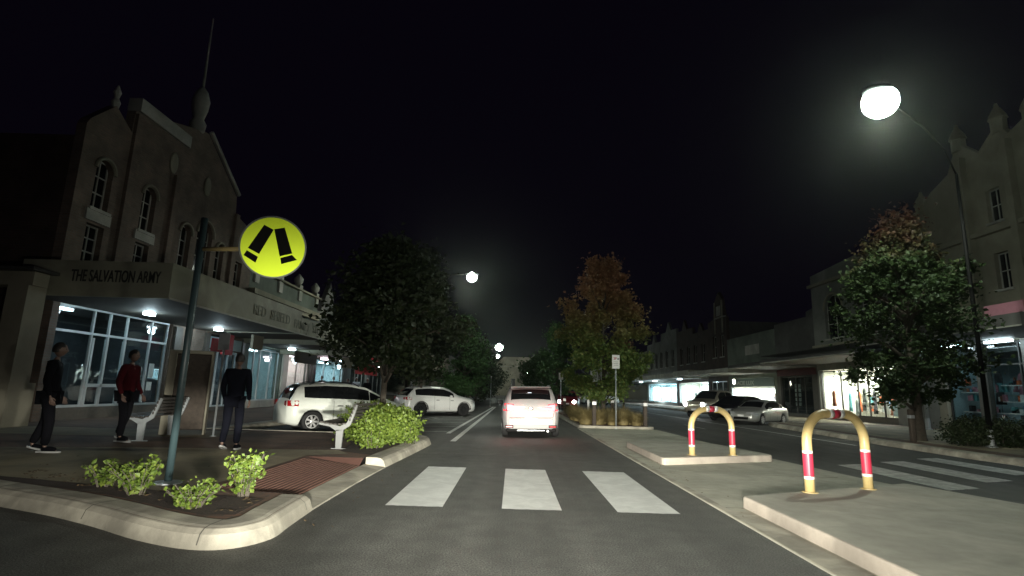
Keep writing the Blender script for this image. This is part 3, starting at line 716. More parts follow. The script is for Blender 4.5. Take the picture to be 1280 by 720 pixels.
def person(label, loc, face_deg, pose, top_m, leg_m, hair_m='hair', hgt=1.75, group=None, hood=False, sole='shoesole', detail=True):
    """the figure looks along local +y; face_deg turns it"""
    k = hgt/1.75
    root = thing('person', label, 'person', (*loc, .155), math.radians(face_deg), group)
    J = dict(pel=(0, 0, .93), spn=(0, .01, 1.12), che=(0, .0, 1.32), nk=(0, .0, 1.47), hd0=(0, .02, 1.55))
    st = pose.get('stride', 0.); aw = pose.get('arm', 0.); bend = pose.get('elbow', .15)
    for sg, nm in ((-1, 'L'), (1, 'R')):
        f = st*sg
        J['hip'+nm] = (sg*.095, 0, .88); J['kn'+nm] = (sg*.1, f*.5+.03, .49); J['an'+nm] = (sg*.1, f*1.0-(.02 if f > 0 else .06), .09 if f >= 0 else .12); J['to'+nm] = (sg*.115, f+.15, .035 if f >= 0 else .03)
        J['he'+nm] = (sg*.1, f-.07, .045 if f >= 0 else .1)
        J['sh'+nm] = (sg*.185, 0, 1.42); J['el'+nm] = (sg*.235, -aw*sg*.6-.02, 1.13); J['wr'+nm] = (sg*.225, -aw*sg*1.2+bend, .9); 
    for q in J: J[q] = tuple(c*k for c in J[q])
    R = dict(pel=.13, spn=.12, che=.135, nk=.058, hd0=.06, hip=.09, kn=.058, an=.04, to=.03, he=.035, sh=.065, el=.042, wr=.026)
    def nd(q, add=0., z=0.):
        r = (R[q] if q in R else R[q[:-1]])*k+add; x, y, zz = J[q]
        if q in ('pel', 'spn', 'che'): return (x, y, zz+z, r*1.18, r*.82)
        return (x, y, zz+z, r)
    keys = ['pel', 'spn', 'che', 'nk', 'hd0']+[a+n for n in 'LR' for a in ('hip', 'kn', 'an', 'to', 'sh', 'el', 'wr')]
    E_ = [('pel', 'spn'), ('spn', 'che'), ('che', 'nk'), ('nk', 'hd0')]
    for n in 'LR': E_ += [('pel', 'hip'+n), ('hip'+n, 'kn'+n), ('kn'+n, 'an'+n), ('an'+n, 'to'+n), ('che', 'sh'+n), ('sh'+n, 'el'+n), ('el'+n, 'wr'+n)]
    nodes = {q: nd(q, -.012) for q in keys}
    # hands: palm, four unequal curled fingers and a thumb off the side
    if detail:
        for n, sg in (('L', -1), ('R', 1)):
            w = Vector(J['wr'+n]); e = Vector(J['el'+n]); d = (w-e).normalized(); fw = Vector((0, 1, 0)); sd = Vector((sg, 0, 0))
            nodes['pm'+n] = (*(w+d*.05*k), .026*k, .016*k); E_.append(('wr'+n, 'pm'+n))
            for i, ln in enumerate((.07, .08, .075, .058)):
                b_ = w+d*.09*k+fw*(.03-.02*i)*k
                m1 = b_+d*ln*.55*k-sd*.008; m2 = m1+d*ln*.35*k-sd*.028
                nodes[f'f{n}{i}a'] = (*b_, .0095*k); nodes[f'f{n}{i}b'] = (*m1, .0085*k); nodes[f'f{n}{i}c'] = (*m2, .0075*k)
                E_ += [('pm'+n, f'f{n}{i}a'), (f'f{n}{i}a', f'f{n}{i}b'), (f'f{n}{i}b', f'f{n}{i}c')]
            b_ = w+d*.035*k+fw*.035*k; nodes['t'+n+'a'] = (*b_, .011*k); nodes['t'+n+'b'] = (*(b_+d*.04*k+fw*.018*k-sd*.008), .009*k)
            E_ += [('pm'+n, 't'+n+'a'), ('t'+n+'a', 't'+n+'b')]
    body = skin_mesh('body', nodes, E_, 'skin', root)
    # head: one shaped surface joined into the body mesh
    hb = bmesh.new(); bmesh.ops.create_uvsphere(hb, u_segments=24, v_segments=18, radius=1)
    hz = 1.655*k
    for v in hb.verts:
        x, y, z = v.co
        sx, sy, sz = .074, .096, .118
        if z < 0: sx *= 1+.22*z; y2 = y*(1+.12*z) if y > 0 else y*(1+.3*z)
        else: y2 = y
        px, py, pz = x*sx*k, y2*sy*k, z*sz*k
        if y > .75 and abs(x) < .24:                                    # nose
            g = math.exp(-((z+.12)/.17)**2)*max(0, 1-abs(x)/.24); py += .026*k*g
        if y > .6:                                                       # eye sockets, mouth, chin
            for e in (-.38, .38): py -= .012*k*math.exp(-((x-e)/.15)**2-((z-.1)/.12)**2)
            py += .006*k*math.exp(-(x/.25)**2-((z+.5)/.07)**2)+.008*k*math.exp(-(x/.25)**2-((z+.85)/.12)**2)
        if abs(x) > .93: px *= 1+.16*math.exp(-((z+.05)/.25)**2-((y+.02)/.18)**2)  # ears
        v.co = (px, py+.03*k, pz+hz)
    hm = bpy.data.meshes.new('h'); hb.to_mesh(hm); hb.free()
    for p in hm.polygons: p.use_smooth = True
    bm = bmesh.new(); bm.from_mesh(body.data); bm.from_mesh(hm); bm.to_mesh(body.data); bm.free(); body.data.polygons.foreach_set('use_smooth', [True]*len(body.data.polygons))
    if detail:
        for sg in (-1, 1):
            MB().ball((sg*.028*k, .108*k, hz+.012*k), .0105*k, 8).build('eye', 'hair', root, smooth=True)
    # hair cap
    hb = bmesh.new(); bmesh.ops.create_uvsphere(hb, u_segments=20, v_segments=14, radius=1)
    for v in hb.verts:
        x, y, z = v.co; lim = -.35 if y < .1 else .32
        zz = max(z, lim-(.0 if y < .1 else 0)); v.co = (x*.083*k, (y*.104 if y < .55 else y*.098)*k+.022*k, zz*.13*k+hz)
    hm = bpy.data.meshes.new('hair'); hb.to_mesh(hm); hb.free(); hm.polygons.foreach_set('use_smooth', [True]*len(hm.polygons)); hm.materials.append(M[hair_m])
    o = bpy.data.objects.new('hair', hm); C.objects.link(o); o.parent = root
    # clothes
    ck = ['che', 'spn', 'pel', 'shL', 'elL', 'wrL', 'shR', 'elR', 'wrR', 'nk']
    cn = {q: nd(q, .016 if q not in ('wrL', 'wrR') else .012) for q in ck}
    x, y, z, r1, r2 = cn['pel']; cn['pel'] = (x, y, z, r1*1.02, r2*1.05); cn['hem'] = (x, y, z-.1*k, r1*1.05, r2*1.12)
    x, y, z, r = cn['nk']; cn['nk'] = (x, y-.012*k, z-.015*k, r+.012)
    skin_mesh('jacket', cn, [('che', 'spn'), ('spn', 'pel'), ('pel', 'hem'), ('che', 'shL'), ('shL', 'elL'), ('elL', 'wrL'), ('che', 'shR'), ('shR', 'elR'), ('elR', 'wrR'), ('che', 'nk')], top_m, root)
    tn = {'pel': nd('pel', .004, -.03)}; te = []
    for n in 'LR':
        tn['hip'+n] = nd('hip'+n, .016); tn['kn'+n] = nd('kn'+n, .022); a = J['an'+n]; tn['an'+n] = (a[0], a[1], a[2]+.01, .062*k)
        te += [('pel', 'hip'+n), ('hip'+n, 'kn'+n), ('kn'+n, 'an'+n)]
    skin_mesh('trousers', tn, te, leg_m, root)
    if hood:
        skin_mesh('hood', {'a': (0, -.07*k, 1.47*k, .075*k, .05*k), 'b': (0, -.085*k, 1.42*k, .07*k, .045*k)}, [('a', 'b')], top_m, root)
    for n in 'LR':
        a, b_, h_ = J['an'+n], J['to'+n], J['he'+n]
        sh = skin_mesh('shoe', {'a': (h_[0], h_[1]+.01, h_[2]+.015, .045*k), 'b': (a[0], a[1]+.07*k, a[2]*.5+.02, .047*k), 'c': (b_[0], b_[1]+.0, .045*k, .04*k)}, [('a', 'b'), ('b', 'c')], 'clothblack', root)
        mb = MB(); P = []
        n_ = 16; cx, cy = (h_[0]+b_[0])/2, (h_[1]+b_[1])/2+.005; ln = (b_[1]-h_[1])/2+.055*k
        tl = (h_[2]-b_[2])/max(.05, (b_[1]-h_[1]))
        pl = [(cx+.05*k*math.cos(2*PI*i/n_), cy+ln*math.sin(2*PI*i/n_)) for i in range(n_)]
        zf = lambda y: .0+max(0, (b_[1]-y))*max(0, tl)*.9
        mb.rings([[(x, y, zf(y)+.002) for x, y in pl], [(x, y, zf(y)+.028) for x, y in pl]]); mb.build('shoe_sole', sole, sh)
    return root
person('person in black hoodie and black trousers striding, leftmost on the corner', (-7.6, 9.1), -60, dict(stride=.08, arm=.03, elbow=.08), 'clothblack', 'clothblack', hood=True)
person('person in dark red top and black trousers walking past the glass doors', (-7.66, 11.0), -88, dict(stride=.07, arm=.04, elbow=.1), 'clothred', 'clothblack', hgt=1.77)
person('person seen from behind in navy jacket standing near the shop windows', (-5.1, 10.2), 8, dict(stride=.05, arm=.02, elbow=.12), 'clothnavy', 'clothnavy', hgt=1.72)
GB = 'people outside the bright shop behind the wagon'
person('dark-haired person in black top, left of the pair against the pale blue wall', (-12.3, 35.5), 170, dict(stride=.02), 'clothblack', 'clothblack', hgt=1.8, group=GB, detail=False)
person('dark-haired person in black top, right of the pair against the pale blue wall', (-11.9, 36.6), 200, dict(stride=.02), 'clothblack', 'clothnavy', hgt=1.78, group=GB, detail=False)
person('person in pale top and white cap beyond the wagon roof', (-10.3, 36.3), 190, dict(stride=.1), 'clothpale', 'clothnavy', 'hairgrey', hgt=1.78, group=GB, detail=False)
person('grey-haired person in dark coat beside the one in the pale top', (-9.6, 36.4), 180, dict(stride=.06), 'clothblack', 'clothblack', 'hairgrey', hgt=1.74, group=GB, detail=False)
person('small dark figure standing at the edge of the pale blue shop wall', (-11.5, 38.5), 150, dict(stride=.02), 'clothnavy', 'clothblack', hgt=1.7, group=GB, detail=False)
# ------------------------------------------------------------------ trees and plants
def leaves(mb, pts, size, rng, up=.3):
    for p in pts:
        d = Vector((rng.gauss(0, 1), rng.gauss(0, 1), rng.gauss(0, .7))).normalized(); n = Vector((rng.gauss(0, 1), rng.gauss(0, 1), rng.gauss(.4, 1))).normalized()
        a = d*size*rng.uniform(.6, 1.25); b = d.cross(n).normalized()*a.length*.36; p = Vector(p); bend = n*a.length*.15
        mb.add([p-a*.5, p+b+bend*.3, p+a*.5-bend, p-b+bend*.3], [(0, 1, 2, 3)])
def tree(name, label, loc, height, crown_r, base, n, m, leaf=.14, shape='oval', trunk=.12, seed=1, group=None, clumps=70, cr=.55, sway=0.):
    rng = random.Random(seed); root = thing(name, label, 'tree', loc, 0, group)
    tb = MB(); top = height*.86
    path = [(sway*math.sin(i*.9)*i*.12, sway*math.cos(i*1.3)*i*.1, top*i/8) for i in range(9)]
    tb.tube([(0, 0, -.1), (0, 0, .12)]+path[1:], [trunk*1.5, trunk*1.15]+[trunk*(1-.11*i) for i in range(1, 9)], 10)
    def rad(t):   # t 0..1 from crown base to top
        if shape == 'dome': return crown_r*max(.1, (1-t**2.2))**.62*min(1, (.25+t/.2))
        if shape == 'cone': return crown_r*min(1, (t/.22)**.6 if t < .22 else 1)*(1-t*.0) * (1 if t < .22 else max(.06, (1-(t-.22)/.78))**.75)
        return crown_r*max(.05, math.sin(PI*min(1, max(0, (t*.93+.06)**.8))))**(.6+.5*t)
    cents = []
    for i in range(clumps):
        t = rng.random()**.85; r = rad(t); a = rng.uniform(0, 2*PI); q = math.sqrt(rng.uniform(.08, 1))*r*rng.uniform(.7, 1.2)
        cents.append((q*math.cos(a), q*math.sin(a), base+(height-base)*t))
    for i, c in enumerate(cents):
        if i % 3 == 0:
            z0 = max(base*.75, min(top*.9, c[2]-.35*crown_r-.3)); mid = (c[0]*.45, c[1]*.45, z0+(c[2]-z0)*.6)
            tb.tube([(0, 0, z0), mid, c], [trunk*.45, trunk*.25, .012], 5)
    tb.build('trunk', 'bark', root, smooth=True)
    lb = MB(); pts = []
    per = n//len(cents)
    for c in cents:
        s = cr*rng.uniform(.4, 1.3)*crown_r/2.1
        for k in range(per):
            v = Vector((rng.gauss(0, 1), rng.gauss(0, 1), rng.gauss(0, .8))); v = v*s*.52 if k % 3 else v.normalized()*s*rng.random()**.45
            pts.append((c[0]+v.x, c[1]+v.y, c[2]+v.z))
    leaves(lb, pts, leaf, rng); lb.build('crown', m, root, fix=False)
    return root
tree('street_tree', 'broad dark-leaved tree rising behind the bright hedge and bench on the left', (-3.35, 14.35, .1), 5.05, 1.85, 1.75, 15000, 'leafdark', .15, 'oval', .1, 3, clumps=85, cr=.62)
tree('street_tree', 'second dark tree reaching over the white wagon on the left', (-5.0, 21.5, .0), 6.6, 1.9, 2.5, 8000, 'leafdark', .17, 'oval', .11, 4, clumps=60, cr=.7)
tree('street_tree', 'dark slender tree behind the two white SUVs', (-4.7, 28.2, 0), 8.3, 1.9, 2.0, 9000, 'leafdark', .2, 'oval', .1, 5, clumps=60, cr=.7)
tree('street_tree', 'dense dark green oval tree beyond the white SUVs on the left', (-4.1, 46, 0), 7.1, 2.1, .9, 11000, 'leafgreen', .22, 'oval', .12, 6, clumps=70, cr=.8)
GT = 'far dark trees closing the street on the left'
for i, (x, y, h_) in enumerate(((-4.4, 66, 6.6), (-4.6, 82, 7.), (-4.2, 100, 7.2))):
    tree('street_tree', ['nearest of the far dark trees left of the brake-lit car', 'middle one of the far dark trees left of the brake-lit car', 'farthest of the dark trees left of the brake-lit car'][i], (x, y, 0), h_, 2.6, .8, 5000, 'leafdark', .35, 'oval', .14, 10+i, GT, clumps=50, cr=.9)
tree('maple_tree', 'tall maple turning rusty orange at its top in the planted median', (4.35, 26.6, .11), 7.9, 2.3, 1.0, 26000, 'leafmaple', .18, 'dome', .11, 21, clumps=130, cr=.4)
tree('street_tree', 'smaller bright green tree left of the tall orange maple', (3.2, 40.5, .0), 6.2, 1.75, 1.3, 8000, 'leafgreen', .2, 'cone', .1, 22, clumps=60, cr=.6)
tree('street_tree', 'small tree half hidden at the right edge of the orange maple', (10.4, 52, .1), 6.6, 1.5, 2.2, 5000, 'leafmaple', .22, 'cone', .1, 23, clumps=50, cr=.6)
tree('street_tree', 'low green tree in the median far behind the small green tree', (2.5, 60, .1), 5.2, 2.1, 1.2, 5000, 'leafgreen', .3, 'oval', .12, 24, clumps=45, cr=.8)
tree('street_tree', 'dark tree with reddish top beside the clothing shop on the right', (13.35, 18.4, .13), 7.5, 2.15, 1.25, 22000, 'leafred', .15, 'oval', .17, 31, clumps=120, cr=.55)
def bush(name, label, cells, n, m, leaf, seed, cat='hedge', group=None):
    """cells: (x, y, z, rx, ry, rz) lumps; leaves fill each shell, stems run up inside"""
    rng = random.Random(seed); x0, y0 = cells[0][0], cells[0][1]
    root = thing(name, label, cat, (x0, y0, .15), 0, group); lb = MB(); sb = MB(); pts = []
    vol = sum(c[3]*c[4]*c[5] for c in cells)
    for c in cells:
        for k in range(int(n*c[3]*c[4]*c[5]/vol)):
            v = Vector((rng.gauss(0, 1), rng.gauss(0, 1), rng.gauss(0, 1))).normalized()*rng.random()**.3*(1+.2*rng.gauss(0, 1))
            z = c[2]+v.z*c[5]
            if z > .17: pts.append((c[0]+v.x*c[3], c[1]+v.y*c[4], z))
        for k in range(5):
            a = rng.uniform(0, 2*PI); sb.tube([(c[0]+.1*math.cos(a), c[1]+.1*math.sin(a), .14), (c[0]+c[3]*.6*math.cos(a), c[1]+c[4]*.6*math.sin(a), c[2]+c[5]*.6)], [.012, .004], 4)
    leaves(lb, pts, leaf, rng); lb.build('foliage', m, root, world=True, fix=False); sb.build('stems', 'bark', root, world=True)
    return root
bush('garden_hedge', 'bright yellow-green leafy hedge beside the bench at the kerb',
     [(-2.85, 11.7, .5, .4, .5, .36), (-2.75, 12.1, .55, .52, .55, .4), (-2.6, 12.9, .5, .48, .55, .36), (-2.85, 13.5, .5, .5, .5, .38), (-3.3, 12.7, .5, .55, .5, .42), (-2.75, 11.2, .36, .28, .3, .24), (-2.3, 12.2, .38, .24, .5, .24), (-3.1, 12.4, .75, .3, .4, .25)], 15000, 'leafbright', .075, 41)
bush('garden_hedge', 'clipped dark hedge under the red-topped tree on the right', [(13.6, 16.7, .5, .75, .6, .42), (14.6, 16.8, .52, .75, .6, .42), (15.4, 17.0, .48, .6, .55, .36), (14.1, 17.2, .62, .6, .5, .4)], 9000, 'leafdark', .08, 42)
def sprig(label, loc, h_, n, seed, spread=.18):
    rng = random.Random(seed); root = thing('garden_plant', label, 'plant', (*loc, .16), 0, 'small bright plants in the corner garden bed'); sb = MB(); lb = MB()
    for i in range(n):
        a = rng.uniform(0, 2*PI); r = rng.uniform(.3, 1)*spread; hh = h_*rng.uniform(.55, 1)
        tip = Vector((r*math.cos(a), r*math.sin(a), hh)); sb.tube([(r*.25*math.cos(a), r*.25*math.sin(a), -.02), tip*.55, tip], [.008, .006, .003], 4)
        pts = []
        for k in range(int(30*hh/.4)):
            t = rng.uniform(.12, 1.05); p = tip*t+Vector((rng.gauss(0, .035), rng.gauss(0, .035), rng.gauss(0, .02))); pts.append(p)
        leaves(lb, pts, .06, rng)
    lb.build('foliage', 'leafgarden', root, fix=False); sb.build('stems', 'bark', root)
sprig('upright lime-green plant nearest the kerb ramp in the corner garden bed', (-2.86, 6.15), .48, 26, 51, .2)
sprig('low spreading lime-green plant in the middle of the corner garden bed', (-3.05, 5.52), .24, 26, 52, .27)
sprig('wide darker plant at the foot of the crossing sign pole', (-3.95, 6.08), .36, 26, 53, .33)
sprig('sparse dim plant at the far left of the corner garden bed', (-4.6, 6.45), .3, 14, 54, .3)
# dead leaves and bark chips lying on the corner bed, the paving by it and along the gutters
rng = random.Random(77); lb = MB()
def litter(n, x0, x1, y0, y1, z, size):
    for i in range(n):
        x, y = rng.uniform(x0, x1), rng.uniform(y0, y1); a = rng.uniform(0, 6.3); s_ = size*rng.uniform(.5, 1.3)
        u = Vector((math.cos(a), math.sin(a), rng.uniform(-.1, .3)))*s_; v = Vector((-math.sin(a), math.cos(a), rng.uniform(-.2, .4)))*s_*.5; p = Vector((x, y, z+.006+s_*.12))
        lb.add([p-u*.5, p+v*.5, p+u*.5, p-v*.5], [(0, 1, 2, 3)])
for i in range(9): litter(34, -2.75-.42*i, -2.5-.42*i, 5.35+.2*i, 6.0+.17*i, .165, .05)
litter(40, -2.1, -1.7, 5.2, 14, .002, .045); litter(90, -3.4, -2.45, 10.2, 14.4, .162, .05); litter(60, 2.66, 3.0, 6, 21, .018, .04); litter(50, 2.8, 5.4, 22.3, 23.2, .116, .06); litter(40, -9, -4, 7.6, 11, .157, .05)
tag(lb.build('leaf_litter', mat('dead_leaves', (.1, .065, .03), .9, var=.5, scale=12), fix=False), 'scattered dead leaves and bark chips on the beds and in the gutters', 'leaf litter', kind='stuff')
# ornamental grass tussocks in the median
rng = random.Random(5)
spots = [(2.98, 22.7), (3.55, 22.95), (4.05, 22.75), (4.6, 23.1), (5.1, 22.95), (3.2, 23.9), (3.9, 24.1), (4.7, 24.2), (5.2, 24.3), (3.0, 25.3), (5.2, 26.0), (3.1, 27.2), (5.1, 28.0), (3.2, 29.5), (4.9, 30.2), (3.3, 23.3), (3.8, 23.5), (4.35, 23.6), (4.9, 23.6), (5.35, 23.5), (4.3, 24.7), (3.5, 24.6), (4.8, 25.1), (2.95, 26.3)]
def tussock():
    root = thing('grass_tussock', '', 'grass clump', (0, 0, 0)); mb = MB(); r2 = random.Random(9)
    for i in range(900):
        a = r2.uniform(0, 2*PI); ln = r2.uniform(.4, .85); lean = r2.uniform(.1, 1.15); b0 = Vector((math.cos(a), math.sin(a), 0))*r2.uniform(0, .16); d = Vector((math.cos(a), math.sin(a), 0))
        s = Vector((-d.y, d.x, 0))*.007; P = []
        for t in (0, .35, .7, 1):
            c = b0+d*lean*ln*.75*t*t+Vector((0, 0, ln*(t-.36*min(lean, 1.1)*t*t*t*1.3))); P += [c-s*(1-t*.85), c+s*(1-t*.85)]
        mb.add(P, [(0, 1, 3, 2), (2, 3, 5, 4), (4, 5, 7, 6)])
    mb.build('blades', 'grassblade', root, fix=False); return root
tproto = tussock()
tl = ['golden grass tussock nearest the white brake-lit car', 'golden grass tussock just right of the left timber bollard', 'grass tussock left of the tall parking sign pole', 'grass tussock right of the tall parking sign pole', 'grass tussock at the right front corner of the median bed']
for i, (x, y) in enumerate(spots):
    lab = tl[i] if i < 5 else 'golden grass tussock in the rows behind the front row of the median bed'
    o = tproto if i == 0 else copy_tree(tproto)
    o.location = (x, y, .11); o.rotation_euler = (0, 0, rng.uniform(0, 6)); s = rng.uniform(.8, 1.2) if i else 1.15; o.scale = (s*1.25, s*1.25, s*rng.uniform(.72, .88))
    o['label'] = lab; o['group'] = 'golden grass tussocks in the median bed'

# ------------------------------------------------------------------ street furniture
# hoop rails on the islands
def hoop(label, a, b, top):
    root = thing('hoop_rail', label, 'hoop rail', ((a[0]+b[0])/2, (a[1]+b[1])/2, .15), math.atan2(b[1]-a[1], b[0]-a[0]), 'yellow and red hoop rails on the median islands')
    w = math.hypot(b[0]-a[0], b[1]-a[1])/2; R = min(w, .38); r = .062; H_ = top-.15
    path = [(-w, 0, -.01), (-w, 0, H_-R)]+[(-w+R-R*math.cos(PI/2*i/10), 0, H_-R+R*math.sin(PI/2*i/10)) for i in range(1, 11)]
    path += [(w-R+R*math.sin(PI/2*i/10), 0, H_-R+R*math.cos(PI/2*i/10)) for i in range(0, 11)]+[(w, 0, -.01)]
    MB().tube(path, r, 20).build('pipe', 'hoopyellow', root, smooth=True)
    for sx in (-w, w):
        def band(z0, z1, m, rr, nm): MB().lathe([(r, z0), (rr, z0+.002), (rr, z1-.002), (r, z1)], 20, (sx, 0, 0)).build(nm, m, root, smooth=False)
        band(.17, .205, 'retrowhite', r+.0025, 'white_band'); band(.207, .5, 'hoopred', r+.002, 'red_band'); band(.502, .535, 'retrowhite', r+.0025, 'white_band')
        MB().lathe([(.1, 0), (.1, .008), (.068, .012)], 16, (sx, 0, .001)).build('base_flange', 'hoopyellow', root)
    MB().tube([(-.06, 0, H_), (.06, 0, H_)], r+.002, 20).build('red_band', 'hoopred', root, smooth=True)
    for s in (-1, 1): MB().tube([(s*.062, 0, H_), (s*.14, 0, H_)], r+.002, 20).build('white_band', 'retrowhite', root, smooth=True)
hoop('yellow hoop with red bands on the near median island', (3.97, 7.58), (5.02, 8.02), 1.17)
hoop('yellow hoop with red bands on the far median island', (3.79, 11.85), (4.72, 12.05), 1.1)
# zebra crossing sign
root = thing('crossing_sign', 'round yellow-green walking-legs crossing sign on a teal pole at the corner', 'road sign', (-4.08, 6.8, .15))
MB().tube([(0, 0, -.02), (0, 0, 3.3)], .042, 18).build('pole', 'tealpole', root, smooth=True)
MB().lathe([(.16, 0), (.16, .02), (.07, .03)], 18).build('base_plate', 'galv', root)
MB().tube([(.05, -.02, 2.88), (.62, -.09, 2.88)], .028, 10).build('arm', 'hoopyellow', root, smooth=True)
disc_mb = MB().lathe([(.375, -.0), (.395, .006), (.395, .03), (.375, .036)], 48, (0, 0, 0), 'y')
dd = disc_mb.build('disc_rim', 'galv', root)
PHI = math.radians(26)       # disc turned to face the oncoming lane
CS = Vector((1.0, -.14, 2.9))
def place(o): o.location = CS; o.rotation_euler = (math.radians(13), 0, PHI); return o
place(dd)
f = MB(); n = 48; P = [(.374*math.cos(2*PI*i/n), -.004, .374*math.sin(2*PI*i/n)) for i in range(n)]
f.add(P, [tuple(range(n))]); place(f.build('sign_face', 'signyellow', root))
lg = MB()
def bar(mb, pts): mb.rings([[(x, -.007, z) for x, z in pts], [(x, -.0045, z) for x, z in pts]])
U = .4/42.     # metres for one measure of the drawing
def pp(l): return [((x-339)*U, (310-z)*U) for x, z in l]
bar(lg, pp([(325, 282), (337, 287), (323, 321), (309, 315)])); bar(lg, pp([(337.5, 286), (350, 282), (363, 315), (348, 321)]))
place(lg.build('leg_symbol', 'black', root))
ft = MB(); bar(ft, pp([(308, 318), (322, 325), (320, 333), (305, 325)])); bar(ft, pp([(349, 323), (363, 317), (370, 323), (351, 331)])); place(ft.build('foot_symbol', 'black', root))
# benches: cast Y-shaped ends, slatted seat and back; local +y runs along the bench, the seat faces -x
def bench(label, loc, rz, length=1.8, tone='benchend'):
    root = thing('bench', label, 'bench', (*loc, .15), rz, 'street benches on the left corner')
    for y in (0, length-.05):
        mb = MB()
        def sl(pts): mb.rings([[(x, y, z) for x, z in pts], [(x, y+.05, z) for x, z in pts]])
        sl([(-.14, 0), (.14, 0), (.14, .015), (-.14, .015)]); sl([(-.055, .015), (.055, .015), (.07, .36), (-.07, .36)])
        sl([(-.07, .34), (.07, .36), (.2, .45), (.27, .66), (.32, .84), (.265, .86), (.2, .66), (.13, .5), (0, .43), (-.2, .47), (-.42, .49), (-.42, .455), (-.2, .42)])
        mb.build('bench_end', tone, root)
    for i in range(6):
        x = -.4+i*.09; z = .497-.045*math.sin(PI*(i+.5)/7)
        MB().rbox(x, x+.07, -.02, length+.02, z, z+.028, .006).build('seat_slat', 'benchslat', root)
    for i in range(5):
        z = .53+i*.07; x = .2+(z-.5)*.28
        MB().rbox(x-.035, x-.008, -.02, length+.02, z, z+.055, .006).build('back_slat', 'benchslat', root)
bench('bench with pale cast end frames beside the bright hedge', (-3.36, 10.95), 0)
bench('dim bench with pale legs behind the crossing sign pole', (-7.45, 11.25), math.radians(11), 1.5, 'galv')
# parking sign on the tall white pole, smaller twin farther on
def post_sign(label, loc, h_, w, hh, red=True, r=.03):
    root = thing('parking_sign', label, 'sign', loc)
    MB().tube([(0, 0, 0), (0, 0, h_)], r, 12).build('pole', 'galv', root, smooth=True)
    MB().lathe([(.09, 0), (.09, .012), (.04, .02)], 12).build('base_plate', 'galv', root)
    pl = MB().rbox(-w/2, w/2, -r-.012, -r-.006, h_-hh, h_, .002).build('sign_plate', 'retrowhite', root)
    if red:
        q = MB()
        z = h_-hh*.27; y = -r-.0145
        lettering('2P', hh*.24, 'hoopred', root, (loc[0]-w*.1, loc[1]+y, loc[2]+z), '-y', depth=.001)
        q = MB().box(w*.24, w*.36, y, y+.002, z-.05, z+.03); q.build('arrow', 'black', root)
        m = MB()
        for k in range(3): m.box(-w*.32, w*.32, y, y+.002, h_-hh*(.52+.12*k), h_-hh*(.5+.12*k))
        m.build('small_print', 'textgrey', root)
post_sign('tall pale sign pole with a white parking plate in front of the maple', (4.12, 22.15, .014), 2.9, .3, .55)
post_sign('thin pole with small grey sign just right of the brake-lit car', (3.1, 35.8, .11), 2.5, .28, .42, red=False)
post_sign('bare thin pole beyond the SUVs at the left of the lane', (-1.95, 49, 0), 2.6, .06, .1, red=False, r=.025)
# timber bollards with white caps and one white delineator post
def bollard(label, loc, first=[None]):
    if first[0] is None:
        root = thing('bollard', label, 'bollard', (*loc, .11), 0, 'timber bollards with white bands in the median bed')
        MB().rbox(-.075, .075, -.075, .075, -.05, 1.0, .02).build('post', 'wooddark', root)
        MB().rbox(-.078, .078, -.078, .078, .8, .93, .004).build('white_band', 'retrowhite', root); first[0] = root
    else: dup(first[0], (*loc, .11), 0, label)
bollard('timber bollard at the front left of the median bed', (3.28, 22.35)); bollard('timber bollard at the right front of the median bed', (5.42, 22.75))
bollard('timber bollard farther back on the left of the median bed', (2.9, 31)); bollard('timber bollard behind the maple trunk on the right of the bed', (5.3, 29.5))
root = thing('delineator_post', 'white plastic post standing behind the grass left of the tall sign', 'marker post', (4.3, 31.5, .11))
MB().rbox(-.06, .06, -.012, .012, 0, 1.45, .005).build('blade', 'retrowhite', root); MB().rbox(-.04, .04, -.016, -.0125, 1.15, 1.3, .004).build('reflector', 'hoopred', root)
# short post by the right kerb
root = thing('marker_post', 'short pale-banded timber post at the right kerb beside the dark hedge', 'marker post', (12.55, 17.6, .16))
MB().rbox(-.07, .07, -.07, .07, -.02, 1.0, .02).build('post', 'wooddark', root); MB().rbox(-.073, .073, -.073, .073, .72, .82, .004).build('band', 'galv', root)
# board kiosk on the footpath
root = thing('notice_board', 'tall dark brown notice cabinet with pale yellow frame on the footpath', 'notice board', (-7.55, 12.9, .15), math.radians(20))
MB().rbox(-.36, .4, -.12, .12, .12, 1.84, .02).build('panel', 'wooddark', root)
for x0, x1 in ((-.47, -.3), (.4, .44)): MB().rbox(x0, x1, -.14, .14, 0, 1.9, .015).build('frame_post', 'render', root)
MB().rbox(-.47, .44, -.145, .145, 1.84, 1.92, .015).build('frame_top', 'render', root)
# thin pole between the bench and the shops
root = thing('sign_pole', 'thin grey sign pole in front of the glass doors, left of the navy-jacket person', 'pole', (-6.75, 12.7, .15))
MB().tube([(0, 0, 0), (0, 0, 2.35)], .024, 10).build('pole', 'galv', root, smooth=True); MB().rbox(-.13, .13, -.035, -.027, 1.95, 2.33, .004).build('sign_plate', 'galv', root); MB().lathe([(.07, 0), (.07, .01), (.03, .02)], 12).build('base_plate', 'galv', root)
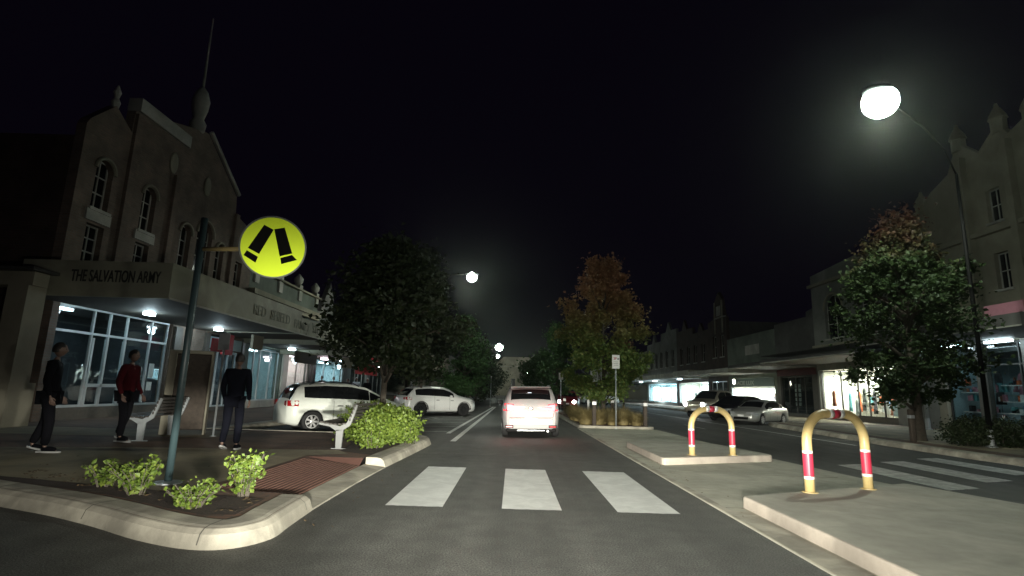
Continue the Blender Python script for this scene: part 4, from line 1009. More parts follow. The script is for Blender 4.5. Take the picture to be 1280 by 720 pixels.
# street lamps
def lamp(label, base, head, power, arm=True, m='lamp', group='street lamps', size=.3, r=.09):
    root = thing('street_lamp', label, 'street lamp', base)
    root['group'] = group
    d = Vector(head)-Vector(base); mb = MB(); h_ = d.z
    mb.tube([(0, 0, -.05), (0, 0, h_*.6), (0, 0, h_-.9)], [r, r*.75, r*.6], 14); mb.build('pole', 'black' if base[1] < 20 else 'galv', root, smooth=True)
    MB().lathe([(r*2.1, 0), (r*2.1, .03), (r*1.2, .05), (r*1.1, .5)], 14).build('base_sleeve', 'galv', root)
    MB().tube([(0, 0, h_-.95), (d.x*.15, d.y*.15, h_-.3), (d.x*.45, d.y*.45, h_+.05), (d.x*.85, d.y*.85, h_+.15)], r*.4, 10).build('arm', 'black', root, smooth=True)
    u = Vector((d.x, d.y, 0)).normalized(); c = Vector((d.x, d.y, h_))
    hs = MB().ball((0, 0, 0), 1, 16, size*1.4, size*.8, size*.35).build('lamp_housing', 'galv', root, smooth=True); hs.location = c+Vector((0, 0, size*.5)); hs.rotation_euler = (0, 0, math.atan2(u.y, u.x))
    MB().ball((0, 0, 0), 1, 16, size, size, size*.98).build('lamp_lens', m, root, smooth=True).location = c+Vector((0, 0, -.02))  # lens ball oversized, the lamp's bloom built into its shape
    if power:
        l = bpy.data.lights.new('lamp_light', 'SPOT'); l.energy = power; l.color = (.93, 1., .84); l.shadow_soft_size = .22; l.spot_size = math.radians(160 if base[1] < 20 else 178); l.spot_blend = .5 if base[1] < 20 else .1
        lo = bpy.data.objects.new('lamp_light', l); C.objects.link(lo); lo.location = (*head[:2], head[2]-size*.75); 
lamp('big bright street lamp high above the right footpath', (13.95, 16.4, .15), (9.9, 13.8, 9.5), 7200, size=.45, r=.07, group='street lamps')
lamp('bright street lamp above the left trees, the nearer of the row', (-6.8, 37, 0), (-3.06, 37, 9.08), 2600, size=.34)
lamp('bright street lamp farther along the left row, above the lane', (-6.6, 94, 0), (-2.56, 94, 8.74), 3500, m='lamp', size=.62)
lamp('faint distant street lamp just below the second lamp', (-7, 132, 0), (-3.9, 132, 9.6), 0, m='lampfar', size=.45)
for i, (px, y, z) in enumerate(((4.0, 150, 6.6), (5.3, 155, 7.6))):
    lamp(['small far lamp left of the pair above the white car roof', 'small far lamp right of the pair above the white car roof'][i], (px+3, y, 0), (px, y, z), 0, m='lampfar', size=.3)
lamp('floodlight pole against the tall stone building on the right', (19.6, 26.4, .15), (18.9, 26.0, 7.1), 0, m='whitepaint', size=.14, group='poles on the right')
# ------------------------------------------------------------------ buildings
class Bld:
    def __init__(b, name, label, s, X0, y0, y1, depth=9., cat='building', group=None):
        b.s, b.X0, b.y0, b.y1, b.depth = s, X0, y0, y1, depth
        b.root = thing(name, label, cat, (X0, y0, .15), 0, group)
    def X(b, n): return b.X0+b.s*n
    def bx(b, mb, n0, n1, y0, y1, z0, z1): return mb.box(b.X(n0), b.X(n1), y0, y1, z0, z1)
    def part(b, name, m, boxes, parent=None, smooth=False):
        mb = MB()
        for q in boxes: b.bx(mb, *q)
        p = parent or b.root
        o = MB(); o = mb
        off = b.root.location
        mb.v = [(x-off.x, y-off.y, z-off.z) for x, y, z in mb.v]
        return mb.build(name, m, p)
    def parts(b, name, m, boxes):
        return [b.part(name, m, [q]) for q in boxes]
    def wall(b, z0, ztop, openings, m, thick=.3, name='wall'):
        """street wall as cells round rectangular openings; ztop may be a list of (y, z) steps for a stepped or sloping parapet"""
        top = ztop if isinstance(ztop, list) else [(b.y0, ztop), (b.y1, ztop)]
        ys = sorted({b.y0, b.y1}|{o[0] for o in openings}|{o[1] for o in openings}|{t[0] for t in top})
        ys = [y for y in ys if b.y0 <= y <= b.y1]; mb = MB()
        for ya, yb in zip(ys, ys[1:]):
            if yb-ya < 1e-4: continue
            col = sorted([o for o in openings if o[0] <= ya+1e-5 and o[1] >= yb-1e-5], key=lambda o: o[2]); z = z0
            ta, tb = interp(top, ya+1e-4), interp(top, yb-1e-4)
            for o in col+[None]:
                e = o[2] if o else None
                if o:
                    if e > z+1e-4: b.bx(mb, 0, -thick, ya, yb, z, e)
                    z = o[3]
                else:
                    x0, x1 = b.X(0), b.X(-thick)
                    mb.add([(x0, ya, z), (x1, ya, z), (x1, yb, z), (x0, yb, z), (x0, ya, ta), (x1, ya, ta), (x1, yb, tb), (x0, yb, tb)],
                           [(0, 3, 2, 1), (4, 5, 6, 7), (0, 1, 5, 4), (1, 2, 6, 5), (2, 3, 7, 6), (3, 0, 4, 7)])
        off = b.root.location; mb.v = [(x-off.x, y-off.y, z-off.z) for x, y, z in mb.v]
        return mb.build(name, m, b.root)
    def bulk(b, z0, z1, m, n0=-.3, n1=None, name='side_walls', gap=.004):
        n1 = n1 or -b.depth
        return b.part(name, m, [(n0-.001, n1, b.y0+gap, b.y1-gap, z0, z1)])
    def arch_fill(b, y0, y1, z1, m, thick=.28):
        """spandrels turning a rectangular head into a round arch, and the hood mould over it"""
        c = (y0+y1)/2; r = (y1-y0)/2; mb = MB(); n = 14
        for sg in (-1, 1):
            arcp = [(c+sg*r*math.cos(PI/2*i/n), z1-r+r*math.sin(PI/2*i/n)) for i in range(n+1)]
            poly = arcp+[(c+sg*r, z1)]
            mb.rings([[(b.X(-.004), y, z) for y, z in poly], [(b.X(-thick+.01), y, z) for y, z in poly]])
        off = b.root.location; mb.v = [(x-off.x, y-off.y, z-off.z) for x, y, z in mb.v]; mb.build('arch_spandrel', m, b.root)
    def hood(b, y0, y1, z1, m, w=.12):
        c = (y0+y1)/2; r = (y1-y0)/2+.06; mb = MB()
        mb.tube([(b.X(.03)-b.X0, c+r*math.cos(a)-b.y0, z1-(y1-y0)/2+r*math.sin(a)-.15) for a in [PI*i/16 for i in range(17)]], w/2, 6); mb.build('arch_hood', m, b.root)
    def window(b, y0, y1, z0, z1, frame='trim', rec=.18, bars=(1, 1), sill=True, pane='darkpane', fw=.06):
        q = [(-rec, -rec-.05, y0, y0+fw, z0, z1), (-rec, -rec-.05, y1-fw, y1, z0, z1), (-rec, -rec-.05, y0+fw, y1-fw, z0, z0+fw), (-rec, -rec-.05, y0+fw, y1-fw, z1-fw, z1)]
        for i in range(1, bars[0]+1):
            y = y0+(y1-y0)*i/(bars[0]+1); q.append((-rec-.003, -rec-.04, y-.022, y+.022, z0+fw, z1-fw))
        for i in range(1, bars[1]+1):
            z = z0+(z1-z0)*i/(bars[1]+1); q.append((-rec-.006, -rec-.038, y0+fw, y1-fw, z-.022, z+.022))
        w = b.part('window', frame, q)
        b.part('pane', pane, [(-rec-.028, -rec-.034, y0+.01, y1-.01, z0+.01, z1-.01)], w)
        if sill: b.part('sill', frame, [(.09, -rec, y0-.08, y1+.08, z0-.1, z0-.003)], w)
        return w
    def shop(b, y0, y1, z0, z1, mull, frame, room, depth=3., transom=None, lights=(), tube='tube', pane='pane', riser=None, ceil=None, power=0, pcol=(1, 1, 1), door=None):
        """glazed shopfront with a real room behind it"""
        q = [(-.1, -.17, y0, y1, z0, z0+.07), (-.1, -.17, y0, y1, z1-.07, z1)]
        for y in [y0+.03]+list(mull)+[y1-.03]: q.append((-.098, -.172, y-.03, y+.03, z0+.07, z1-.07))
        if transom: q.append((-.102, -.168, y0+.06, y1-.06, transom-.035, transom+.035))
        w = b.part('shopfront', frame, q)
        b.part('pane', pane, [(-.13, -.136, y0+.01, y1-.01, z0+.01, z1-.01)], w)
        if riser: b.part('stall_riser', riser, [(-.08, -.2, y0, y1, .15, z0-.003)])
        zc = ceil or z1+.05
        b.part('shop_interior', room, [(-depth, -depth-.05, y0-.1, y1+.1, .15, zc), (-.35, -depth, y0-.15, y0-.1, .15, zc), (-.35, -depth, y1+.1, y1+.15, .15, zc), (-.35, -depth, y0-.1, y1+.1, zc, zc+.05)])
        b.part('shop_floor', 'floor', [(-.35, -depth, y0-.1, y1+.1, .155, .17)])
        for (n, ya, yb) in lights: b.part('ceiling_light', tube, [(-n-.09, -n+.09, ya, yb, zc-.09, zc-.03)])
        if room in ('roomblue', 'roomwhite') and y1-y0 < 11 and abs(y0) < 50:
            rr = random.Random(int(y0*10)); n_ = 0
            for zz in (.75, 1.3, 1.85):
                b.part('wall_shelf', 'trim', [(-depth+.02, -depth+.3, y0+.1, y1-.1, zz-.03, zz)])
                y = y0+.15
                while y < y1-.4 and n_ < 45:
                    w_ = rr.uniform(.08, .3); n_ += 1
                    if rr.random() < .8: b.part('stock_box', rr.choice(['cloth1', 'cloth2', 'cloth3', 'cloth4', 'cloth5', 'cloth6', 'trim', 'wooddark', 'signred']), [(-depth+.04, -depth+.26, y, y+w_, zz+.002, zz+rr.uniform(.12, .42))])
                    y += w_+rr.uniform(.02, .2)
        if power:
            l = bpy.data.lights.new('shop_light', 'AREA'); l.shape = 'RECTANGLE'; l.size = .8; l.size_y = (y1-y0)*.8; l.energy = power; l.color = pcol
            lo = bpy.data.objects.new('shop_light', l); C.objects.link(lo); lo.location = (b.X(-min(1.3, depth/2)), (y0+y1)/2, zc-.12)
        return w
    def awning(b, y0, y1, n1, z, th, fascia='fascia', fh=.5, slope=.15, text=None, posts=()):
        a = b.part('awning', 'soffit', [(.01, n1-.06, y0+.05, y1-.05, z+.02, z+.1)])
        b.part('awning_fascia', fascia, [(n1-.05, n1, y0, y1, z, z+fh), (.05, n1-.052, y0, y0+.05, z, z+fh), (.05, n1-.052, y1-.05, y1, z, z+fh)], a)
        b.part('awning_roof', 'roofiron', [(.02, n1-.052, y0+.052, y1-.052, z+.1+slope, z+.14+slope)], a)
        b.part('awning_trim', 'trim', [(n1+.001, n1+.03, y0, y1, z-.02, z+.03)], a)
        return a
    def light_box(b, n, y, z, size=.22, m='tube', power=0, col=(.7, .92, 1.)):
        o = b.part('awning_light', m, [(n-size*.6, n+size*.6, y-size, y+size, z-.09, z)])
        if power:
            l = bpy.data.lights.new('awning_lamp', 'POINT'); l.energy = power; l.color = col; l.shadow_soft_size = .12
            lo = bpy.data.objects.new('awning_lamp', l); C.objects.link(lo); lo.location = (b.X(n), y, z-.2)
    def garments(b, items):
        """shop stock: hung garments on small stands"""
        for (n, y, z, h_, w, m) in items:
            w *= .6
            mb = MB(); X = b.X(-n)-b.X0; Y = y-b.y0; Z = z-.15
            pr = [(.1, 0), (.16, .08), (.2, .2), (.17, .45), (.2, .75), (.26, 1)]
            R = []
            for r, t in pr: R.append([(X+w*r*1.0*math.cos(2*PI*k/12)*.8, Y+w*r*2.2*math.sin(2*PI*k/12), Z+h_*(1-t)) for k in range(12)])
            mb.rings(R); g = mb.build('garment', m, b.root, smooth=True)
            MB().tube([(X, Y, 0), (X, Y, Z+.02)], .015, 6).build('stand', 'chrome', g)

# --- left: the brick hall with stepped gable and awning
B = Bld('brick_hall', 'tall dark brick hall with sloping gable, arched windows and lettered awning on the left corner', 1, -13., 15.1, 26., 8)
up = [(15.75, 16.45, 6.5, 8.1), (17.9, 18.6, 6.45, 8.05), (15.75, 16.45, 4.75, 6.0), (17.9, 18.6, 4.75, 6.0), (20.2, 20.9, 5.0, 7.4), (21.3, 22.4, 5.0, 7.9), (22.8, 23.4, 5.0, 7.3), (24.5, 25.1, 5.2, 6.9)]
shopo = [(15.35, 20.6, .15, 3.55), (23.3, 25.9, .15, 3.4)]
B.wall(.15, [(15.1, 8.9), (15.2, 9.1), (16.1, 10.0), (16.9, 9.5), (16.95, 10.3), (20.8, 11.5), (21.15, 11.55), (23.9, 9.8), (24.0, 9.0), (26., 8.6)], up+shopo, 'brickb')
B.bulk(3.62, 8.5, 'brickd'); B.part('side_walls', 'brickd', [(-3.4, -8, 15.104, 25.996, .15, 3.6), (-.3, -3.4, 15.104, 15.19, .15, 3.6)])  # flank in darker brick than the street wall, its unlit shade put into colour
for i, (a, c_, d, e) in enumerate(up):
    B.window(a, c_, d, e, 'trim' if i != 5 else 'trim', bars=(1, 2) if i < 4 else (1, 3), sill=i < 4)
    if i in (0, 1, 4, 5, 6): B.arch_fill(a, c_, e, 'brickb'); B.hood(a, c_, e, 'render')
# white panels and circular vents
B.parts('spandrel_panel', 'trim', [(.06, -.02, 15.6, 16.6, 6.08, 6.42), (.06, -.02, 17.75, 18.75, 6.08, 6.4)])
for y, z in ((19.2, 9.4), (21.5, 9.35)):
    MB().ball((.03, y-15.1, z-.15), 1, 20, .05, .24, .42).build('oval_vent', 'render', B.root, smooth=True)
B.part('coping', 'trim', [(.12, -.35, 17.0, 19.9, 10.33, 10.8)])
mb = MB()
mb.tube([(B.X(.06)+13, 21.2-15.1, 11.5), (B.X(.06)+13, 23.95-15.1, 9.75)], .1, 6); mb.build('coping', 'trim', B.root)
mb = MB(); mb.lathe([(.28, 11.2), (.32, 11.5), (.2, 11.7), (.3, 12.1), (.34, 12.5), (.22, 12.9), (.08, 13.1)], 14, (-.1, 5.35, 0)); mb.build('gable_urn', 'trim', B.root, smooth=True)
MB().tube([(-.1, 5.35, 13.), (-.1, 5.35, 16.3)], [.06, .025], 8).build('flagpole', 'trim', B.root)
MB().lathe([(.1, 9.8), (.14, 10.0), (.07, 10.15), (.12, 10.35), (.02, 10.6)], 10, (-.1, 1.05, 0)).build('finial', 'trim', B.root)
B.parts('pilaster', 'brickb', [(.12, -.02, 16.95, 17.25, 3.6, 10.2), (.12, -.02, 19.35, 19.65, 3.6, 9.), (.12, -.02, 23.9, 24.2, 3.6, 9.0)])
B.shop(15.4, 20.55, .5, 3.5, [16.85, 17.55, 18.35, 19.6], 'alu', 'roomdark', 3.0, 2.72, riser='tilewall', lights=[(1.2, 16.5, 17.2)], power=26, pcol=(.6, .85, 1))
B.part('door_frame', 'alu', [(-.09, -.18, 16.9, 16.98, .3, 2.6), (-.09, -.18, 17.5, 17.58, .3, 2.6), (-.09, -.18, 18.3, 18.38, .3, 2.6), (-.09, -.18, 16.98, 18.3, 1.1, 1.2)])
B.parts('poster', 'textwhite', [(-.1, -.12, 19.75, 20.0, 1.0, 1.3), (-.1, -.12, 19.75, 20.0, 1.45, 1.95)])
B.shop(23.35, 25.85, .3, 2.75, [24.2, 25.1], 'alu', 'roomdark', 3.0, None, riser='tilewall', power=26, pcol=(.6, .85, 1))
B.part('fascia_panel', 'roomblue', [(.03, -.02, 23.2, 26., 2.8, 3.3)])
B.parts('poster', 'textwhite', [(-.1, -.12, 23.5, 23.9, .5, 1.5)])
aw = B.awning(13.9, 22.8, 4.0, 3.45, .1, fh=.95)
B.part('awning_bracket', 'tilewall', [(.02, -.0, 14.2, 15.09, 3.5, 4.4)])
t_ = lettering('THE SALVATION ARMY', .44, 'textdark', aw, (-10.45, 13.885, 3.98), '-y', width=2.35, depth=.008); t_.location = Vector((-10.45, 13.885, 3.98))-B.root.location
B.parts('cornice', 'render', [(.14, -.02, 15.1, 22.9, 4.45, 4.62)])
# second half of the awning, lower lettered fascia
aw2 = B.awning(22.82, 26., 4.0, 3.45, .1, fh=.7)
for y, n, p in ((17.1, 1.4, 34), (21.6, 1.2, 40)): B.light_box(n, y, 3.47, .16, power=p)
B.part('shelf_light', 'tube', [(-.06, -.12, 15.2, 15.3, 2.0, 3.5)])
B.parts('hanging_sign', 'signred', [(1.2, 1.28, 21.2, 22.2, 2.55, 3.05), (.9, 1.0, 22.5, 23.3, 2.5, 3.35)])
B.parts('hanging_sign', 'render', [(2.35, 2.45, 22.0, 22.9, 2.72, 3.3)])
B.parts('pier', 'tilewall', [(.1, -.2, 20.7, 21.1, .15, 3.4), (.1, -.2, 22.8, 23.1, .15, 3.4), (.1, -.15, 25.95, 26.15, .15, 3.4)])
# --- left: the rendered two-storey shop next door
B = Bld('rendered_shop', 'pale two-storey shop with deep cornice, urns and long lettered awning next to the brick hall', 1, -13., 26.02, 35.4, 8)
wo = [(27.2, 28.3, 4.75, 5.5), (29.8, 30.9, 4.75, 5.5), (32.4, 33.5, 4.75, 5.5)]
so = [(26.8, 30.6, .15, 3.2), (31.6, 35.0, .15, 3.2)]
B.wall(.15, 6.9, wo+so, 'rendergreen'); B.bulk(3.3, 6.6, 'rendergreen'); B.part('side_walls', 'brickd', [(-3.4, -8, 26.03, 35.39, .15, 3.29)])
for a, c_, d, e in wo: B.window(a, c_, d, e)
B.parts('cornice', 'render', [(.3, -.02, 26.03, 35.4, 5.7, 5.95), (.18, -.02, 26.03, 35.4, 5.5, 5.7), (.22, -.3, 26.03, 35.4, 6.9, 7.0)])
for y in (26.6, 29.4, 32.2, 35.0):
    B.part('parapet_pier', 'trim', [(.1, -.35, y-.22, y+.22, 6.3, 7.25)]); MB().lathe([(.12, 7.1), (.26, 7.3), (.28, 7.5), (.16, 7.65), (.05, 7.8)], 12, (-.12, y-26.02, 0)).build('urn', 'trim', B.root, smooth=True)
B.shop(26.85, 30.55, .5, 3.1, [27.6, 28.3, 29.5], 'alu', 'roomblue', 3, None, riser='trim', power=10, pcol=(.8, .95, .9), lights=[(.9, 28, 29.4)])
B.garments([(1.4, 29, .9, 1.2, .8, 'cloth2'), (1.6, 30, .9, 1.3, .8, 'cloth3')])
B.shop(31.65, 34.95, .4, 3.1, [33.2], 'trim', 'roomwhite', 3, None, riser='tilewall', power=60, pcol=(1, .86, .92), tube='tubepink', lights=[(.9, 32, 34.4)])
B.garments([(1., 32.3, .9, 1.2, .8, 'cloth3'), (1.2, 34.0, .9, 1.3, .8, 'cloth3')])
aw = B.awning(26.02, 30.2, 4.0, 3.25, .1, fh=.75)
aw = B.awning(30.22, 35.4, 3.8, 3.0, .1, fh=.7)
# lettering along both lengths of the street fascia
for wd, y_, w_ in (('RED', 19.0, .95), ('SHIELD', 20.75, 1.75), ('FAMILY', 22.9, 1.7), ('STORE', 24.9, 1.5)): lettering(wd, .5, 'textgrey', B.root, (-8.985, y_, 3.8 if y_ > 22.6 else 3.86), '+x', width=w_, depth=.006)
B.parts('hanging_sign', 'tilewall', [(1.6, 1.7, 28.4, 31.4, 2.5, 3.1)])
B.parts('hanging_sign', 'render', [(3.2, 3.8, 31.2, 31.3, 2.35, 2.95)])
B.light_box(1.2, 29, 3.24, .2, power=14); B.light_box(1.6, 33, 2.98, .25, 'tubepink', power=25, col=(1, .85, .92))
B.parts('pier', 'roomwhite', [(.1, -.2, 30.75, 31.45, .15, 3.1)]); B.parts('pier', 'carblack', [(.3, .0, 35.0, 35.35, .15, 3.0)])
# --- left: gabled shop with red awning
B = Bld('gabled_shop', 'small gabled shop with red awning and pale blue wall behind the wagon', 1, -13., 35.42, 43., 8)
B.wall(.15, [(35.42, 6.2), (36.0, 6.2), (37.6, 8.5), (39.3, 6.2), (43., 6.2)], [(35.9, 42.2, .15, 3.1)], 'rendergrey'); B.bulk(3.2, 6.2, 'renderdark'); B.part('side_walls', 'brickd', [(-3.4, -8, 35.43, 42.99, .15, 3.19)])
B.shop(35.95, 42.15, .3, 3.0, [38, 40.2], 'alu', 'roomblue', 3, None, riser='tilewall', power=150, pcol=(.75, .95, 1), lights=[(1, 36.6, 38.4), (1, 39.6, 41.4)])
aw = B.awning(35.42, 43., 3.2, 3.05, .1, fascia='signred', fh=.45); B.light_box(1.5, 37, 3.06, .25, power=20)
B.part('red_valance', 'signred', [(2.4, 2.46, 36.8, 42.6, 2.2, 3.0)])
# --- left: further shops seen in gaps between the trees
GL = 'shops far down the left side'
B = Bld('shop_building', 'dim shop with white door frames seen between the dark trees on the left', 1, -13., 43.02, 56., 8, group=GL)
wo = [(44.5+2.6*i, 45.6+2.6*i, 4.8, 6.3) for i in range(4)]
B.wall(.15, 8., wo+[(44, 49, .15, 3.1), (50, 55, .15, 3.1)], 'rendergrey'); B.bulk(3.2, 7.6, 'renderdark'); B.part('side_walls', 'brickd', [(-3.4, -8, 43.03, 55.99, .15, 3.19)])
for a, c_, d, e in wo: B.window(a, c_, d, e)
B.shop(44.05, 48.95, .5, 3.05, [45.6, 46.5, 47.7], 'trim', 'roomdark', 3, None, riser='trim', power=16, pcol=(.9, 1, .9)); B.shop(50.05, 54.95, .5, 3.05, [51.6, 53.3], 'trim', 'roomdark', 3, None, riser='trim', power=14, pcol=(.8, .95, 1))
B.awning(43.02, 56, 3.4, 3.1, .1); B.light_box(1.5, 46.5, 3.1, .2, power=30)
for i, (a, c_, hh, m) in enumerate(((56.02, 70, 7.2, 'brickb'), (70.02, 86, 8.6, 'rendergrey'), (86.02, 110, 7.4, 'brickb'), (110.02, 150, 8.2, 'renderdark'))):
    B = Bld('shop_building', ['brick shop building behind the oval dark green tree on the left', 'grey two-storey building behind the nearest far trees on the left', 'long brick building far down the left side', 'farthest dark building on the left side'][i], 1, -13., a, c_, 8, group=GL)
    wo = [(a+1.5+3*k, a+2.8+3*k, 4.6, 6.1) for k in range(int((c_-a-3)/3))]
    B.wall(.15, hh, wo+[(a+1, c_-1, .5, 3.)], m); B.bulk(.15, hh-.4, 'renderdark')
    for q in wo: B.window(*q, bars=(0, 1))
    B.part('shopfront_glass', 'darkpane', [(-.25, -.28, a+1, c_-1, .5, 3.)]); B.awning(a, c_, 3.4, 3.1, .1)
# side-street verandah at the far left
B = Bld('side_verandah', 'low stone verandah with one thick column at the left edge of the photo', 1, -12.0, 13.2, 15.0, 8, cat='verandah')
B.parts('column', 'render', [(-.1, -.62, 13.25, 13.8, 1.2, 3.6)]); B.part('column_base', 'render', [(-.02, -.72, 13.15, 13.9, .15, 1.2)])
B.part('beam', 'render', [(-.05, -14, 13.3, 13.75, 3.6, 3.95)]); B.part('verandah_roof', 'roofiron', [(.08, -14, 13.1, 15.0, 3.96, 4.04)])
B.part('dwarf_wall', 'rendergrey', [(-1.6, -14, 13.35, 13.7, .15, .95)]); B.parts('column', 'render', [(-5.0, -5.5, 13.25, 13.8, .15, 3.6)])

# --- right side, from the far end towards the camera
GR = 'shops along the right side'
def rb(label, y0, y1, top, m, upw, name='shop_building', depth=9, shops=(), **k):
    B = Bld(name, label, -1, 21., y0, y1, depth, group=GR)
    B.wall(.15, top, list(upw)+list(shops), m)
    mn = min([t[1] for t in top]) if isinstance(top, list) else top
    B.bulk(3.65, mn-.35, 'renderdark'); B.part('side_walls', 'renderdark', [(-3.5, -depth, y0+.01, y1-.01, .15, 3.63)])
    for q in upw: B.window(*q, **k)
    return B
B = rb('tall stone building with pinnacled parapet at the right edge beside the lit corner shop', 18.6, 27.4,
       [(18.6, 11.6), (19.5, 12.2), (20.8, 13.3), (21.8, 12.9), (22.3, 13.6), (23.4, 12.7), (24.5, 13.7), (25.2, 12.4), (26.4, 11.9), (27.4, 11.2)], 'render',
       [(22.6, 23.3, 6.3, 7.9), (20.4, 21.1, 6.3, 7.9), (25.2, 25.9, 6.3, 7.9), (22.6, 23.3, 9.3, 10.8)], 'stone_building', shops=[(19., 26.9, .15, 4.1)], bars=(1, 1))
for y, z in ((20.8, 13.3), (22.3, 13.6), (24.5, 13.7), (27.2, 11.3)):
    MB().lathe([(.3, z-.6), (.3, z), (.36, z+.05), (.3, z+.25), (.2, z+.45), (.1, z+.62), (.05, z+.8)], 10, (.12, y-18.6, 0)).build('pinnacle', 'render', B.root)
B.parts('cornice', 'render', [(.25, -.02, 18.6, 27.4, 8.8, 9.0), (.3, -.02, 18.6, 27.4, 4.9, 5.15)])
B.parts('buttress', 'render', [(.3, -.02, 24.1, 24.55, 5.2, 12.8), (.3, -.02, 21.7, 22.0, 5.2, 12.6), (.3, -.02, 26.95, 27.35, 5.2, 11.1)])
B.shop(19.1, 26.8, .55, 4.05, [21.2, 22.9, 24.9], 'darkframe', 'roomblue', 3.2, 3.1, riser='tilewall', lights=[(1., 22.4, 24.), (1., 25.2, 26.4), (2, 20, 22)], power=1700, pcol=(.75, .93, 1.))
B.parts('pier', 'tilewall', [(.02, -.35, 24.6, 25.0, .15, 4.1), (.05, -.35, 22.4, 22.6, .15, 4.1)])
B.part('shelf', 'carwhite', [(-.5, -.9, 22.7, 24.4, 1.5, 1.54), (-.5, -.9, 25.1, 26.6, 1.9, 1.94), (-.5, -.9, 22.7, 26.6, 1.0, 1.05), (-.5, -.9, 22.7, 24.4, 2.2, 2.24)])
r3 = random.Random(3); cm = ['cloth1', 'cloth2', 'cloth3', 'cloth4', 'cloth6', 'carwhite', 'pinksign', 'cloth5']
for k in range(60):
    y = r3.uniform(22.7, 26.5); z = r3.choice((1.05, 1.54, 1.94, 2.24)); w_ = r3.uniform(.06, .2)
    B.part('packet', r3.choice(cm), [(-.55, -.55-w_, y, y+w_, z, z+r3.uniform(.1, .34))])
B.garments([(1.3, 23.3, 1.6, 1.3, .8, 'cloth6'), (1.3, 24.2, 1.6, 1.2, .8, 'pinksign'), (1.4, 25.5, 1.4, 1.5, .8, 'cloth3'), (.6, 22.95, .55, .5, .6, 'cloth5')])
aw = B.awning(18.6, 27.4, 3.6, 4.1, .1, fascia='renderdark', fh=.45)
for y in (20.6, 23.0, 25.6): B.part('awning_light', 'tube', [(.5, .7, y-.6, y+.6, 3.97, 4.06)])
l = bpy.data.lights.new('awning_lamp', 'AREA'); l.shape = 'RECTANGLE'; l.size = .3; l.size_y = 6; l.energy = 30; l.color = (.7, .92, 1)
lo = bpy.data.objects.new('awning_lamp', l); C.objects.link(lo); lo.location = (20.2, 23, 3.95)
B.part('raised_sign', 'pinksign', [(3.3, 3.36, 18.7, 20.3, 4.6, 5.0)])
# clothing shop with arched upper floor
B = rb('two-storey clothing shop with brightly lit cream windows and arched upper wall', 27.42, 38.1, [(27.42, 9.6), (32.7, 10.1), (32.8, 10.3), (38.1, 10.0)], 'rendergrey',
       [(28.6, 30.2, 5.4, 8.), (31.2, 32.8, 5.4, 8.), (34.6, 36.6, 5.4, 8.3)], 'clothing_shop', shops=[(30.4, 37.9, .15, 3.35)], bars=(1, 2))
for a, c_, e in ((28.6, 30.2, 8.), (31.2, 32.8, 8.), (34.6, 36.6, 8.3)): B.arch_fill(a, c_, e, 'rendergrey'); B.hood(a, c_, e, 'render')
B.parts('cornice', 'render', [(.3, -.02, 27.42, 38.1, 9.1, 9.3), (.2, -.02, 27.42, 38.1, 4.9, 5.05)])
B.shop(30.45, 37.85, .45, 3.3, [31.6, 32.9, 33.9, 35.6], 'darkframe', 'roomwhite', 2.6, None, riser='tilewall', lights=[(.7, 31, 33.), (.7, 34, 37)], tube='tubewarm', power=800, pcol=(1, .97, .85))
B.garments([(1.6, 37.2, .7, 1.2, .6, 'cloth4'), (1.8, 36.5, .7, 1.3, .6, 'cloth5'), (1.9, 33.6, .9, 1.1, .6, 'cloth6'), (1.5, 33., .6, 1.3, .6, 'cloth1'), (2., 35.3, .6, 1.5, .6, 'cloth3'), (.5, 37.15, 1.0, 1.0, .7, 'cloth1'), (1.3, 36.0, .5, 1., .7, 'cloth2'), (1., 34.7, 1.3, .9, .7, 'cloth2'), (.8, 32.4, .7, 1.3, .7, 'carwhite'), (.7, 31.4, .6, 1.9, .6, 'cloth3')])
B.parts('display_plinth', 'roomblue', [(-.5, -1.2, 30.9, 31.5, .6, 1.3), (-.5, -1., 35.9, 36.5, .5, .62)])
for y in (31.5, 36): B.parts('doormat', 'black', [(.6, .1, y-.8, y+.6, .157, .17)])
aw = B.awning(27.42, 38.1, 3.9, 3.75, .1, fascia='renderdark', fh=.16, slope=.1)
mb = MB()
# awning roof corrugations, seen edge-on from the street
for i in range(40):
    y = 27.6+i*.265; mb.box(-3.85, -.05, y-27.42, y-27.42+.09, 4.06, 4.1)
mb.build('corrugation', 'roofiron', aw)
# dark shop with maroon fascia and little pediment above
B = rb('dark closed shop with maroon fascia and small pediment behind its parapet', 38.12, 43.9, 7.25, 'renderdark', [], shops=[(38.8, 43.4, .15, 3.1)])
B.shop(38.85, 43.35, .3, 3.05, [40, 41.2, 42.3], 'darkframe', 'roomdark', 3, None, riser='tilewall'); B.part('fascia_panel', 'darkred', [(.04, -.02, 38.2, 43.8, 3.12, 3.6)])
B.part('window_grille', 'textwhite', [(-.5, -.52, 41.4+.5*i, 41.4+.5*i+.32, .9+.34*j, 1.15+.34*j) for i in range(2) for j in range(5)])
mb = MB(); mb.rings([[(x, y-38.12, 7.1) for x, y in ((1.5, 38.6), (4.5, 38.6), (4.5, 41.8), (1.5, 41.8))], [(x, y-38.12, 7.9) for x, y in ((1.5, 38.6), (4.5, 38.6), (4.5, 41.8), (1.5, 41.8))], [(x, y-38.12, 8.9) for x, y in ((2.9, 40.1), (3.1, 40.1), (3.1, 40.3), (2.9, 40.3))]]); mb.build('roof_turret', 'rendergrey', B.root)
B.awning(38.12, 43.9, 3.9, 3.6, .1, fascia='renderdark', fh=.2)
B = rb('plain green-grey shop with blank upper panel and glaring white window behind the silver sedan', 43.92, 53.8, 6.95, 'rendergreen', [], shops=[(44.4, 53.3, .15, 3.1)])
B.part('wall_panel', 'trim', [(.04, -.02, 46.8, 49.6, 5.15, 6.0)])
